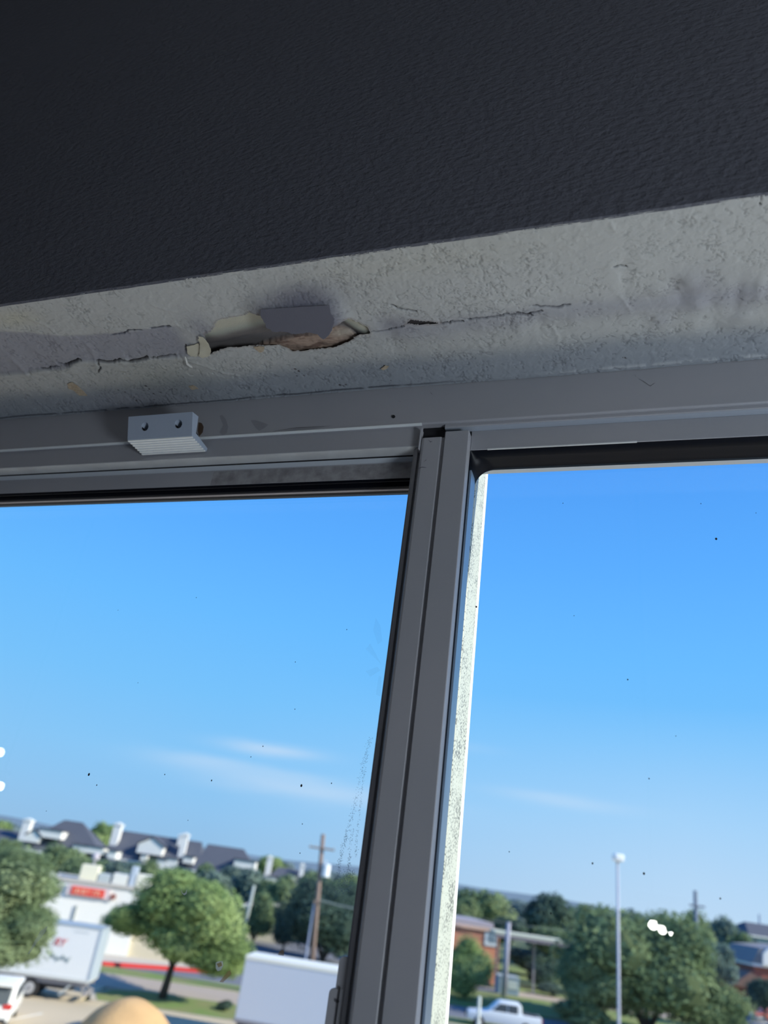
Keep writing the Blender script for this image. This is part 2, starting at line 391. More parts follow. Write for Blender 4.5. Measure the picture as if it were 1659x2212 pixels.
# tone (albedo), sRGB-ish linear values
base = np.array([.45, .455, .44]); lilac = np.array([.285, .285, .325]); blue = np.array([.235, .265, .305]); cream = np.array([.50, .48, .38])
T = np.ones(X.shape+(3,))*base
def mixT(T, c, m): return T*(1-m[..., None]) + np.array(c)*m[..., None]
T = T*(1+.10*(fbm(u*5, v*8, 61)-.5)[..., None]*2)
T = mixT(T, lilac, np.clip(band*.85, 0, 1))
T = mixT(T, blue, np.clip(sstep(.545, .575, v+.012*(fbm(u*14, v*14, 71)-.5))*.75, 0, 1))  # shade beside the frame put into the tone as blue-grey
T = mixT(T, lilac, rightm*np.clip(np.exp(-((v-yr-.006)/.013)**2)*.55, 0, 1))
for cx, cy, rx, ry, k in ((440, 715, 30, 30, .7), (850, 700, 45, 18, .7), (1500, 620, 55, 35, .55), (1430, 690, 25, 16, .4), (1600, 650, 30, 50, .35), (350, 740, 40, 22, .3), (300, 860, 120, 14, .5), (420, 876, 50, 12, .7)):
    T = mixT(T, lilac*.92, k*wpx(cx, cy, rx, ry))
T = mixT(T, (.15, .15, .19), np.clip(sag/.0125*1.1, 0, .88)); T = mixT(T, cream, .7*wpx(30, 690, 60, 16)); T = mixT(T, cream, .35*wpx(340, 810, 110, 26)); T = mixT(T, cream, .25*wpx(900, 560, 300, 40))  # first mix: shade of the sag put into the board's tone
T = T*(1-.30*dents[..., None])
T = mixT(T, (.155, .155, .195), .92*wpx(652, 646, 82, 32)*(v < P2([(650, 700)])[0][1]))  # more painted shade on the sag, just above the flap
# cracks: narrow dark grooves
cr_px = [([(88, 796), (103, 797), (112, 794), (124, 792)], .0007), ([(125, 785), (138, 790), (158, 782), (168, 776), (174, 777)], .0011), ([(210, 779), (245, 780), (260, 776), (272, 778), (280, 780), (303, 776), (318, 771)], .0011),
         ([(326, 772), (345, 771), (362, 769), (378, 767)], .0006), ([(275, 714), (304, 713)], .0010), ([(325, 710), (366, 706)], .0010), ([(240, 725), (262, 722), (275, 716)], .0005), ([(213, 781), (218, 795), (212, 803)], .0006),
         ([(845, 659), (866, 668), (898, 672)], .0007), ([(952, 699), (1000, 694)], .0006), ([(1150, 661), (1205, 663), (1230, 658)], .0006), ([(1325, 577), (1338, 574), (1352, 576)], .0005),
         ([(800, 716), (835, 714), (872, 704)], .0004), ([(1010, 690), (1060, 684), (1110, 678), (1150, 680)], .0005), ([(1641, 418), (1643, 428), (1642, 442)], .0003),
         ([(1115, 675), (1140, 678), (1170, 670)], .0006), ([(400, 745), (402, 760)], .0005)]
for i, (pts, w) in enumerate(cr_px):
    pp = rough(P2(pts), .0004, seed=50+i, closed=False)
    m_ = np.exp(-(segdist(u, v, pp)/w)**2)
    zd += m_*.0045; T = mixT(T, (.035, .028, .032), np.clip(m_*1.25, 0, 1))
# small lost chips, dark specks and rust stains
spots = [(187, 838, 2, 2), (440, 838, 3, 2)]
sp_px = [(255, 842, 3), (262, 848, 2), (270, 846, 3), (247, 850, 2), (290, 855, 3), (310, 843, 2), (322, 840, 3), (315, 834, 4), (332, 849, 3), (347, 846, 3), (366, 841, 2), (378, 839, 2), (296, 861, 3), (305, 862, 2),
         (637, 798, 5), (645, 803, 4), (641, 812, 2), (656, 811, 3), (665, 810, 2), (830, 790, 3), (838, 792, 2), (735, 827, 4), (742, 828, 3), (748, 826, 3), (1350, 768, 3), (1346, 768, 2), (1052, 790, 2), (560, 750, 5), (568, 753, 4), (783, 789, 2), (845, 817, 2), (980, 735, 2), (1003, 734, 2)]
for x, y, r in sp_px:
    c = P2([(x, y), (x+r, y)]); rr = np.hypot(*(c[1]-c[0]))*.75
    d = np.hypot(u-c[0][0], (v-c[0][1])*1.3)*(1+.8*(fbm(u*900, v*900, 77)-.5)); m_ = 1-sstep(rr*.6, rr*1.1, d)
    zd += m_*.0008; T = mixT(T, (.045, .03, .028), m_)
r9 = np.random.RandomState(5)
for k in range(70):
    x = r9.uniform(215, 420); y = 862-.09*x+20+r9.uniform(-26, 8); c = P2([(x, y)])[0]; d = np.hypot(u-c[0], v-c[1]); m_ = 1-sstep(.0003, .0009, d)
    T = mixT(T, (.06, .05, .045), m_*.8)
# dark broken line where plaster meets the frame
m_ = np.exp(-((v-.5965-.0012*(fbm(u*20, u*0, 88)-.5)*2)/.0011)**2)*(1-sstep(-.24, -.12, u))*sstep(.25, .5, fbm(u*60, u*0+3, 89)+.1)
T = mixT(T, (.05, .055, .07), np.clip(m_*1.1, 0, 1)); zd += m_*.0015
m_ = np.exp(-((v-.5945)/.0016)**2)*sstep(-.1, 0, u)*(fbm(u*90, v*200, 91) > .45)
T = mixT(T, (.55, .56, .57), m_*.45); zd -= m_*.0004  # glossy highlight on the caulk painted as a pale line
inh = inside(u, v, hole) | inside(u, v, slot)
dh = np.minimum(segdist(u, v, hole, True), segdist(u, v, slot, True))
edge = (~inh)*np.exp(-(dh/.0009)**2)
T = mixT(T, (.20, .13, .09), edge*.55)
nx, ny = X.shape
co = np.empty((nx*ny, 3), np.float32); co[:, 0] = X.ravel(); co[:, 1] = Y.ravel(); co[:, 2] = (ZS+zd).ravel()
idx = np.arange(nx*ny).reshape(nx, ny)
a = idx[:-1, :-1]; b = idx[1:, :-1]; c = idx[1:, 1:]; d = idx[:-1, 1:]
keep = ~(inh[:-1, :-1] & inh[1:, 1:] & inh[1:, :-1] & inh[:-1, 1:])
quads = np.stack([a, d, c, b], -1)[keep]
def npmesh(name, co, quads, T=None):
    me = bpy.data.meshes.new(name); me.vertices.add(len(co)); me.vertices.foreach_set('co', co.astype(np.float32).ravel())
    nq = len(quads); me.loops.add(nq*4); me.loops.foreach_set('vertex_index', quads.astype(np.int32).ravel())
    me.polygons.add(nq); me.polygons.foreach_set('loop_start', np.arange(nq, dtype=np.int32)*4); me.polygons.foreach_set('loop_total', np.full(nq, 4, np.int32))
    me.update(calc_edges=True); me.validate()
    if T is not None:
        at = me.color_attributes.new('tone', 'FLOAT_COLOR', 'POINT'); cc = np.ones((len(co), 4), np.float32); cc[:, :3] = np.clip(T.reshape(-1, 3), 0, 1)
        at.data.foreach_set('color', cc.ravel())
    me.shade_smooth(); return me
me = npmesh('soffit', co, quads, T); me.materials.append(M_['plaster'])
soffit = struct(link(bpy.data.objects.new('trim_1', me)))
soffit['label'] = 'peeling cream-grey plaster soffit over the window'
sx_ = MB().box(XL, GX[0], YW, .60, ZS, ZS+.03).box(GX[-1], XR, YW, .60, ZS, ZS+.03)
flat = sx_.mesh('soffit_return'); flat.materials.append(mat('plain_plaster', tuple(base), .65, bump=(260, .5, .001, (1, 1, 1))))
link(bpy.data.objects.new('plain_soffit', flat), soffit)
# --- cavity behind the tear: paper face curling up, gypsum and wood
cx0, cx1 = hole[:, 0].min()-.006, hole[:, 0].max()+.006; cy0, cy1 = hole[:, 1].min()-.004, hole[:, 1].max()+.010
x = np.arange(cx0, cx1, .0012); y = np.arange(cy0, cy1, .0009); CX, CY = np.meshgrid(x, y, indexing='ij')
top = P2([(440, 700), (492, 686), (559, 671), (711, 658), (754, 683), (801, 706)]); yt_ = np.interp(CX, top[:, 0], top[:, 1])
tt = (CY-yt_)
cz_ = .0022 + .0085*np.clip(tt/.040, 0, 1)**1.6*(1-.75*sstep(P2([(730, 700)])[0][0], P2([(790, 700)])[0][0], CX)) + .0006*fbm(CX*80, CY*80, 15)
CT = np.ones(CX.shape+(3,))*np.array([.52, .50, .40])
CT = mixT(CT, (.40, .42, .36), sstep(.010, .022, tt)*.9); CT = mixT(CT, (.17, .155, .15), sstep(.020, .034, tt+.004*fbm(CX*40, CY*40, 3)))  # grey gypsum, then the cavity's shade painted in with depth
# splintered brown timber at the window side, right-hand half
wl = P2([(540, 762), (590, 744), (640, 737), (690, 730), (720, 717), (752, 722), (775, 740), (800, 760)]); wy = np.interp(CX, wl[:, 0], wl[:, 1])
wm = sstep(-.0008, .0008, CY-wy+.003*(fbm(CX*160, CY*60, 33)-.5))*sstep(wl[0][0], wl[0][0]+.006, CX)
cz_ = cz_*(1-wm) + wm*(.0035+.004*fbm(CX*60, CY*240, 35)+.002*(fbm(CX*300, CY*500, 36)-.5))
wood = np.array([.36, .26, .20]); CT = mixT(CT, wood, wm); CT = mixT(CT, (.14, .075, .055), wm*sstep(.58, .75, fbm(CX*70, CY*330, 37))*.7)
CT = mixT(CT, (.46, .40, .33), wm*wpx(0, 0, 1, 1)[0, 0]*0 + wm*np.exp(-((CX-P2([(742, 727)])[0][0])/.014)**2-((CY-P2([(742, 727)])[0][1])/.006)**2))
co2 = np.stack([CX.ravel(), CY.ravel(), (ZS+cz_).ravel()], -1); id2 = np.arange(CX.size).reshape(CX.shape)
q2 = np.stack([id2[:-1, :-1], id2[:-1, 1:], id2[1:, 1:], id2[1:, :-1]], -1).reshape(-1, 4)
me = npmesh('exposed_backing', co2, q2, CT); me.materials.append(mat('exposed_gypsum_and_timber', (.4, .4, .35), .85, attr='tone', bump=(500, .6, .0006, (1, 3, 1))))
tag(link(bpy.data.objects.new('exposed_backing', me), soffit), 'cream paper, dark gap and brown splintered timber inside the tear')
sc_ = P2([(872, 704), (952, 694)])
MB().box(sc_[0][0]-.004, sc_[1][0]+.004, min(sc_[:, 1])-.008, max(sc_[:, 1])+.008, ZS+.004, ZS+.012).build('slot_backing', mat('slot_dark_timber', (.07, .06, .06), .9), soffit)
# --- hanging flap of painted board, tilted towards the room
def sheet(name, px, zf, material, thick, seed, amp=.0004, label=None, step=.0022):
    """flat torn sheet: outline given on the soffit, lowered by zf(x,y,px index)"""
    base_ = P2(px); o = rough(base_, amp, seed=seed, step=step); zz = [zf(p[0], p[1]) for p in o]
    # keep the visual outline while lowering the sheet
    n_ = len(o); vs = []
    for k in (0, 1):
        for p, z in zip(o, zz): vs.append((p[0], p[1], ZS-z+k*thick))
    cen = o.mean(0); vs += [(cen[0], cen[1], ZS-zf(*cen)), (cen[0], cen[1], ZS-zf(*cen)+thick)]
    fs = []
    for i in range(n_):
        j = (i+1) % n_; fs += [(2*n_, j, i), (2*n_+1, n_+i, n_+j), (i, j, n_+j, n_+i)]
    return MB().add(vs, fs).build(name, material, soffit, label=label)
fl_px = [(563, 668), (600, 666), (660, 662), (711, 659), (714, 678), (722, 689), (717, 708), (711, 722), (698, 733), (690, 727), (686, 722), (660, 718), (638, 722), (615, 717), (593, 717), (576, 709), (570, 696), (563, 682)]
y_top = P2([(640, 664)])[0][1]; y_bot = P2([(640, 722)])[0][1]
FD = .0125
# outline follows the sag line: shift the sheet so its top edge meets the sagging board
sh = []
slope = .5
for (px_, py_) in fl_px:
    d_ = ray(px_, py_)                              # meet the tilted plane of the flap: z = ZS-FD-slope*(y-y_top)
    t_ = (ZS-CZ-FD+slope*y_top)/(d_[2]+slope*d_[1]); q = d_*t_; sh.append((q[0], q[1], q[2]+CZ))
o3 = []; r3 = np.random.RandomState(9)
for i in range(len(sh)):
    a_ = np.array(sh[i]); b_ = np.array(sh[(i+1) % len(sh)]); k = max(1, int(np.linalg.norm(b_-a_)/.002))
    for j in range(k):
        p = a_+(b_-a_)*j/k
        if j and i > 2: e_ = r3.randn()*.0003; p = p+np.array([r3.randn()*.0004, e_, -slope*e_])
        o3.append(p)
nn = len(o3)
vs = [tuple(p) for p in o3]+[tuple(p+np.array([0, .0012, .0010])) for p in o3]
fs = [tuple(range(nn))[::-1], tuple(range(nn, 2*nn))]+[(i, (i+1) % nn, nn+(i+1) % nn, nn+i) for i in range(nn)]
MB().add(vs, fs).build('plaster_flap', M_['flap_shaded'], soffit, label='shade-greyed flap of painted board hanging at the tear')
sheet('paper_flap', [(430, 722), (440, 724), (452, 738), (457, 752), (455, 763), (441, 769), (432, 765), (434, 745)], lambda x, y: .0035, M_['paper'], .0006, 12, label='cream torn paper flap at the left end of the tear')
sheet('paper_flap', [(404, 746), (430, 740), (434, 755), (430, 768), (414, 768), (406, 762)], lambda x, y: .0016, M_['paper'], .0005, 13)
sheet('paper_shred', [(402, 762), (404, 762), (409, 775), (417, 782), (419, 786), (415, 785), (406, 779)], lambda x, y: .0060, mat('white_paper', (.8, .8, .76), .8), .0003, 14, .0001, label='thin white shred of paper')
pc = mat('bare_wood_chip', (.50, .42, .31), .85, noise=(350, .7, (.30, .21, .13)))
for i, px in enumerate(([(146, 828), (155, 824), (168, 832), (182, 845), (189, 853), (178, 853), (172, 853), (160, 842), (149, 838)], [(408, 833), (418, 831), (429, 837), (427, 841), (414, 840)], [(823, 795), (832, 788), (840, 790), (836, 795), (828, 798)], [(548, 748), (560, 746), (572, 748), (570, 757), (562, 760), (554, 754)], [(866, 832), (880, 829), (889, 830), (878, 836)])):
    sheet('paint_chip', px, lambda x, y: .0014, pc, .0006, 20+i, .0002)

# ------------------------------------------------------------------ window
win = struct(empty('window_1', (0, 0, 0)))
def sec(pts): return [(y, CZ+z) for y, z in pts]
fr = M_['frame']
XM0, XM1 = -.1970, -.1690
BV = .0006
MB().prism(sec([(.600, .4905), (.600, .4362), (.6015, .4352), (.645, .4352), (.645, .52), (.602, .52)]), XL, XR).build('head_frame', fr, win, bevel=.0008)
# left track (outer sash), from the far jamb to the mullion
MB().prism(sec([(.606, .4355), (.606, .4112), (.655, .4112), (.655, .4355)]), XL, XM0).build('head_track', fr, win, bevel=.0005)
MB().prism(sec([(.6058, .4114), (.6060, .4105), (.6215, .4103), (.6217, .4114)]), XL, XM0-.0015).build('track_lip', M_['lip'], win)
# thin pale strip: light on the head frame's lower arris, put into colour
MB().prism(sec([(.5992, .4363), (.5992, .4353), (.6030, .4350), (.6030, .4363)]), XL, XM0).build('head_edge', mat('pale_lit_edge', (.80, .84, .84), .4), win)
# right track
MB().prism(sec([(.6035, .4355), (.6035, .4318), (.6045, .4312), (.66, .4312), (.66, .4355)]), XM1-.003, XR).build('head_track', fr, win, bevel=.0004)
MB().prism(sec([(.6045, .4316), (.6045, .4309), (.6125, .4304), (.6125, .4316)]), XM1-.003, XR).build('track_lip', mat('blue_grey_lip', (.36, .40, .46), .45), win)
MB().box(XM0, XM1-.003, .6085, .61, CZ+.416, CZ+.4355).box(XM0-.001, XM1, .655, .66, CZ+.38, CZ+.4355).build('track_gap', M_['dark'], win)
# jambs and sill (mostly beyond the frame of the photograph)
MB().box(XL, XL+.05, .60, .655, 8.86, CZ+.4355).build('jamb', fr, win, bevel=.001)
MB().box(XR-.05, XR, .60, .655, 8.86, CZ+.4355).build('jamb', fr, win, bevel=.001)
MB().box(XL, XR, .59, .72, 8.86, 8.90).build('sill_frame', fr, win, bevel=.001)
MB().box(XL-.05, XR+.05, .38, .60, 8.84, 8.875).build('sill_board', fr, win, bevel=.004)
ZB = 8.90
# ---- left (outer) sash
sL = empty('left_sash', (0, 0, 0), parent=win)
MB().box(XL+.05, XM0-.002, .6217, .6245, CZ+.4104, CZ+.4112).build('slide_gap', M_['dark'], win)
MB().prism(sec([(.6238, .4098), (.6290, .4072), (.6302, .4072), (.6302, .4100)]), XL+.05, XM0-.006).build('rail_bevel', mat('lit_rail_bevel', (.48, .52, .56), .45), sL)  # bevel faces down; its brighter light is put into the paler colour
dirty = mat('mildewed_rail', (.34, .335, .345), .55, noise=(90, .75, (.15, .14, .15)), bump=(500, .4, .0004, (1, 1, 1)))
MB().prism(sec([(.6242, .4098), (.6300, .4070), (.6300, .3866), (.6450, .3866), (.6450, .4108)]), XL+.05, XM0-.006).build('top_rail', fr, sL, bevel=.0004)
MB().prism(sec([(.62985, .4060), (.62985, .3868), (.6301, .3868), (.6301, .4060)]), -.46, XM0-.006).build('mildew_patch', dirty, sL, label='grey rail face mottled with dark mildew')
g = MB().prism(sec([(.6302, .3868), (.6310, .3835), (.6340, .3845), (.6350, .3868)]), XL+.05, -.2047)
g.prism(sec([(.6360, .3868), (.6380, .3812), (.6410, .3800), (.6430, .3868)]), XL+.05, -.2047)
g.build('gasket', M_['rubber'], sL, smooth=False, bevel=.0004)
MB().prism(sec([(.6415, .3855), (.6420, .3800), (.6450, .3797), (.6455, .3855)]), XL+.05, -.2047).build('gasket_highlight', mat('pale_highlight_strip', (.34, .31, .32), .5), sL)  # pale strip painted as the highlight along the gasket
MB().prism(sec([(.6530, .3860), (.6530, .3815), (.6600, .3830), (.6650, .3860)]), XL+.05, -.2047).build('outer_seal', M_['rubber'], sL)
MB().box(XL+.05, -.2040, .6496, .6530, ZB+.03, CZ+.3870).build('pane', M_['glass'], sL)
MB().box(XL+.05, XL+.10, .63, .66, ZB, CZ+.4108).box(XL+.10, -.21, .63, .66, ZB, ZB+.05).build('lower_rail', fr, sL)
# ---- meeting stiles
A_ = []
cv = [(-.1962, .6065), (-.1958, .6040), (-.1945, .6026), (-.1925, .6020), (-.1745, .6020), (-.1728, .6034), (-.1702, .6034), (-.1702, .640), (-.1962, .640)]
MB().prism(cv, ZB, CZ+.4185, 'z').build('interlock_stile', fr, win, bevel=.0003)
MB().prism([(-.2056, .6110), (-.2031, .6106), (-.2029, .6080), (-.1998, .6078), (-.1995, .6120), (-.1960, .6120), (-.1960, .642), (-.2056, .642)], ZB, CZ+.4100, 'z').build('interlock_fin', fr, win, bevel=.0003)
MB().prism([(-.1995, .6125), (-.1962, .6125), (-.1962, .600), (-.1975, .600), (-.1978, .606), (-.1995, .608)], CZ+.404, CZ+.430, 'z').build('corner_tab', fr, win, bevel=.0002)
# ---- right (inner) sash
sR = empty('right_sash', (0, 0, 0), parent=win)
XS = -.1443
MB().prism([(-.1700, .6005), (-.1692, .6000), (XS-.0006, .6000), (XS, .6006), (XS, .6120), (-.1450, .6140), (-.1450, .6350), (-.1700, .6350)], ZB, CZ+.4235, 'z').build('stile', fr, sR, bevel=.0003)
MB().prism(sec([(.6120, .4304), (.6120, .4066), (.6350, .4066), (.6350, .4304)]), XS, XR-.05).build('top_rail', fr, sR, bevel=.0005)
MB().prism(sec([(.6116, .4076), (.6116, .4065), (.6140, .4062), (.6140, .4076)]), XS+.018, .02).build('rail_edge', M_['lip'], sR)
MB().box(XR-.10, XR-.05, .612, .64, ZB, CZ+.4304).box(XS, XR-.1, .612, .64, ZB, ZB+.05).build('lower_rail', fr, sR)
# rubber gasket lofted round the corner: sharp at the front, rounded at the glass
def corner_path(x0, z0, r, y, nseg=14):
    pts = [(x0, y, ZB+.04)]
    for k in range(12): pts.append((x0, y, ZB+.04+(z0-r-ZB-.04)*(k+1)/12))
    for k in range(1, nseg+1):
        t = math.pi/2*k/nseg; pts.append((x0+r-r*math.cos(t), y, z0-r+r*math.sin(t)))
    for k in range(8): pts.append((x0+r+(XR-.1-x0-r)*(k+1)/8, y, z0))
    return pts
def loft(rows, name, material, parent, label=None):
    nr = len(rows[0]); vs = [p for r_ in rows for p in r_]; fs = []
    for j in range(len(rows)-1):
        for i in range(nr-1): fs.append((j*nr+i, j*nr+i+1, (j+1)*nr+i+1, (j+1)*nr+i))
    o = MB().add(vs, fs).build(name, material, parent, smooth=True, label=label); return o
loft([corner_path(XS+.0000, CZ+.4068, .0015, .6128), corner_path(XS+.0006, CZ+.4050, .003, .6150), corner_path(XS+.0010, CZ+.4020, .008, .6200), corner_path(XS+.0012, CZ+.4022, .014, .6220),
      corner_path(XS+.0016, CZ+.4000, .020, .6280), corner_path(XS+.0018, CZ+.3998, .022, .6330), corner_path(XS+.0022, CZ+.3985, .024, .6368)], 'gasket', M_['rubber'], sR)
MB().box(XS+.0002, XS+.0026, .6155, .6366, ZB+.04, CZ+.384).build('glazing_bead', mat('sky_sheen_bead', (.20, .27, .36), .3), sR)  # bead side; the sky's reflection is put into its blue colour
MB().box(XS-.0004, XR-.06, .6370, .6400, ZB+.03, CZ+.4070).build('pane', M_['glass'], sR)
loft([corner_path(XS+.0004, CZ+.4040, .018, .6402), corner_path(XS+.0012, CZ+.3998, .020, .6425)], 'outer_gasket', M_['rubber_side'], sR)
# ---- exterior aluminium mullion and head seen through the glass
ext = MB().prism([(-.200, .6560), (-.1600, .6560), (-.1600, .6435), (-.1432, .6435), (-.1424, .6450), (-.1424, .6925), (-.1432, .6932), (-.200, .6932)], ZB-.03, CZ+.4355, 'z')
ext.build('exterior_mullion', M_['alum_ext'], win, label='pale speckled aluminium on the outside of the mullion')
MB().prism([(-.200, .6934), (-.1424, .6934), (-.1420, .6940), (-.1420, .7030), (-.200, .7030)], ZB-.03, CZ+.4355, 'z').build('exterior_lip', M_['sunlit_edge'], win, label='outer lip painted white for its sunlit look')
MB().prism(sec([(.6430, .4070), (.6430, .4036), (.6570, .4040), (.6570, .4356), (.6430, .4356)]), -.1424, XR-.05).build('exterior_head', mat('pale_exterior_head', (.46, .50, .55), .45), win)
# ---- latch on the left of the meeting stile
lt = MB()
def rr(x0, x1, z1, r, z0, y0, y1):
    pts = [(x1, z0), (x1, z1)]
    for k in range(7):
        t = math.pi/2*k/6; pts.append((x0+r-r*math.sin(t), z1-r+r*math.cos(t)))
    pts.append((x0, z0)); return MB().prism(pts, y0, y1, 'y')
q1 = rr(-.2115, -.2035, CZ-.0560, .0045, CZ-.20, .6100, .6140); q2_ = rr(-.2160, -.2045, CZ-.0775, .0040, CZ-.20, .6094, .6140)
lt.add(q1.v, q1.f).add(q2_.v, q2_.f)
lobj = lt.build('sash_latch', M_['frame'], win, bevel=.0004)
MB().tube((-.2078, .6080, CZ-.0852), (-.2078, .6096, CZ-.0852), .0011, n=10).box(-.2079, -.2072, .6086, .6093, CZ-.2, CZ-.0760).build('latch_screw', M_['dark'], lobj)
# small screw in the head frame
s_ = onY(850, 900, .5995); MB().tube((s_[0], .5990, s_[2]), (s_[0], .6002, s_[2]), .0019, n=12).build('head_screw', M_['dark'], win, label='dark screw head in the window head')
# scuffs: paint scratches on the head frame
scf = MB()
def ribbon(pts, w, y):
    P = [onY(a, b, y) for a, b in pts]; vs = []; n_ = len(P)
    for i, p in enumerate(P):
        ww = w*(1 if 0 < i < n_-1 else .3); vs += [(p[0], y, p[2]+ww), (p[0], y, p[2]-ww)]
    scf.add(vs, [(2*i, 2*i+1, 2*i+3, 2*i+2) for i in range(n_-1)])
for pts, w in (([(1371, 808), (1374, 814)], .0007), ([(1380, 818), (1392, 825), (1405, 834), (1415, 827)], .0003), 
               ([(930, 848), (934, 852)], .0010), ([(936, 838), (934, 860)], .0005), ([(590, 932), (640, 924), (700, 921)], .0004), ([(860, 866), (866, 868)], .0003)):
    ribbon(pts, w, .5997)
sob = scf.build('paint_scuffs', mat('scuff_grey', (.15, .145, .15), .7), win); sob['kind'] = 'stuff'
def blot(mb, pts, Yp): P = [onY(a, b, Yp) for a, b in pts]; mb.add([(p[0], Yp, p[2]) for p in P], [tuple(range(len(P)))])
b_ = MB()
for pts in ([(474, 898), (480, 896), (488, 906), (493, 922), (490, 936), (480, 940), (474, 934), (482, 918)], [(541, 908), (550, 907), (566, 912), (580, 917), (572, 924), (560, 931), (552, 924)], [(598, 934), (650, 923), (720, 919), (660, 930)]): blot(b_, pts, .5996)
b_.build('smudge', film_mat('grey_smudge', (.12, .12, .13), .16), win)['kind'] = 'stuff'
b_ = MB(); blot(b_, [(429, 912), (436, 914), (440, 922), (438, 934), (430, 943), (427, 930)], .5996); b_.build('rust_stain', film_mat('rust_film', (.10, .05, .02), .7), win, label='small brown rust stain beside the stop block')
# crack lines at the top of the interlock stile
scf = MB()
for pts, w in (([(915, 998), (921, 993), (922, 985), (923, 978)], .0003), ([(903, 1012), (912, 1009), (921, 1010)], .0003), ([(926, 950), (930, 955), (934, 953)], .0003)): ribbon(pts, w, .6017)
sob = scf.build('paint_cracks', M_['dark'], win); sob['kind'] = 'stuff'
# specks, smears and dried drops on the two panes
spk = MB(); spk2 = MB(); drp = MB()
def disc(mb, x, y, Yp, r, sq=1.0):
    p = onY(x, y, Yp); mb.add([(p[0]+r*math.cos(t*math.pi/4), Yp, p[2]+sq*r*math.sin(t*math.pi/4)) for t in range(8)], [tuple(range(8))])
for x, y, r in ((192, 1673, .0016), (651, 1697, .0014), (209, 1696, .0008), (568, 1612, .0007), (457, 1686, .0009), (356, 1673, .0007), (638, 1430, .0006), (424, 1291, .0006), (255, 1318, .0005), (542, 1635, .0006), (716, 1692, .0007),
                (637, 1532, .0006), (749, 1360, .0006), (298, 1475, .0005), (653, 1780, .0006), (406, 1772, .0005), (648, 1843, .0006), (100, 1752, .0005)): disc(spk, x, y, .6490, r*.75, 1.3)
for x, y, r in ((1547, 1164, .0014), (1356, 1468, .0008), (1402, 1682, .0007), (1216, 1087, .0006), (1514, 1088, .0006), (1391, 1887, .0011), (1556, 1941, .0008), (1029, 1311, .0012), (1280, 1865, .0009), (1633, 1108, .0005), (1190, 1973, .0008), (1460, 1590, .0005), (1100, 1840, .0006), (1240, 1330, .0005)): disc(spk2, x, y, .6365, r*.75, 1.2)
rd = random.Random(8)
def track(pts, w, cnt, r):
    for _ in range(cnt):
        t = rd.random()*(len(pts)-1); i = int(t); f_ = t-i; x = pts[i][0]+(pts[i+1][0]-pts[i][0])*f_; y = pts[i][1]+(pts[i+1][1]-pts[i][1])*f_
        disc(drp, x+rd.gauss(0, w), y+rd.gauss(0, 2), .6488, r*rd.uniform(.6, 1.3))
track([(800, 1595), (783, 1660), (765, 1740), (750, 1800), (738, 1840), (733, 1870), (730, 1905)], 2.6, 420, .00032)
track([(795, 1620), (784, 1690), (776, 1760), (770, 1810), (769, 1850)], 1.5, 190, .00028)
track([(762, 1790), (755, 1850), (752, 1880)], 2.0, 120, .0003); track([(758, 1880), (748, 1905), (738, 1930)], 8, 170, .00038)
for mb, s__, nm in ((spk, sL, 'fly_specks'), (spk2, sR, 'fly_specks'), ): mb.build(nm, M_['dark'], s__)['kind'] = 'stuff'
drp.build('dried_drops', film_mat('dried_water', (.55, .66, .75), .55), sL)['kind'] = 'stuff'
MB().prism(sec([(.6456, .3860), (.6458, .3800), (.6492, .3795), (.6495, .3860)]), XL+.05, -.2047).build('gasket', M_['rubber'], sL)
sm = MB()
for pts in ([(812, 1335), (822, 1352), (826, 1385), (816, 1392), (806, 1360)], [(800, 1390), (820, 1428), (823, 1434), (790, 1402)], [(790, 1450), (815, 1440), (822, 1448), (800, 1462)], [(818, 1460), (824, 1462), (822, 1505), (812, 1500)]):
    P = [onY(a, b, .6486) for a, b in pts]; sm.add([(p[0], .6486, p[2]) for p in P], [tuple(range(len(P)))])

wb_ = MB(); blot(wb_, [(391, 1921), (393, 1930), (398, 1934), (403, 1931), (404, 1921), (400, 1929), (395, 1930)], .6487); blot(wb_, [(466, 2080), (470, 2077), (481, 2076), (482, 2086), (477, 2096), (470, 2098), (466, 2092)], .6487)  # pale crescent and pale blob on the left pane
wb_.build('pale_marks', film_mat('white_mark_film', (.8, .85, .9), .7), sL)['kind'] = 'stuff'
ws_ = MB(); blot(ws_, [(103, 2000), (98, 2014), (82, 2034), (62, 2062), (60, 2060), (76, 2030), (88, 2010)], .6487); ws_.build('pale_streak', film_mat('pale_streak_film', (.7, .8, .85), .35), sL)
wt_ = MB(); blot(wt_, [(474, 2121), (482, 2122), (500, 2104), (497, 2096), (492, 2098)], .6487); blot(wt_, [(600, 2062), (604, 2055), (611, 2051), (614, 2056), (613, 2064)], .6487); blot(wt_, [(468, 2082), (478, 2078), (480, 2086), (472, 2090)], .6485)
wt_.build('brown_smudge', film_mat('brown_smudge_film', (.42, .30, .14), .7), sL)['kind'] = 'stuff'
sm.build('glass_smear', film_mat('greasy_smear', (.35, .45, .6), .06), sL)['kind'] = 'stuff'

# ------------------------------------------------------------------ ridged aluminium block on the window head
blk = empty('ridged_stop_block', (-.504, .60, CZ+.43))
tag(blk, 'small grey aluminium stop block with two holes and ridged underside on the window head', 'bracket')
bo = np.array([-.504, .60, CZ+.43])
X0, X1 = -.5480, -.4600
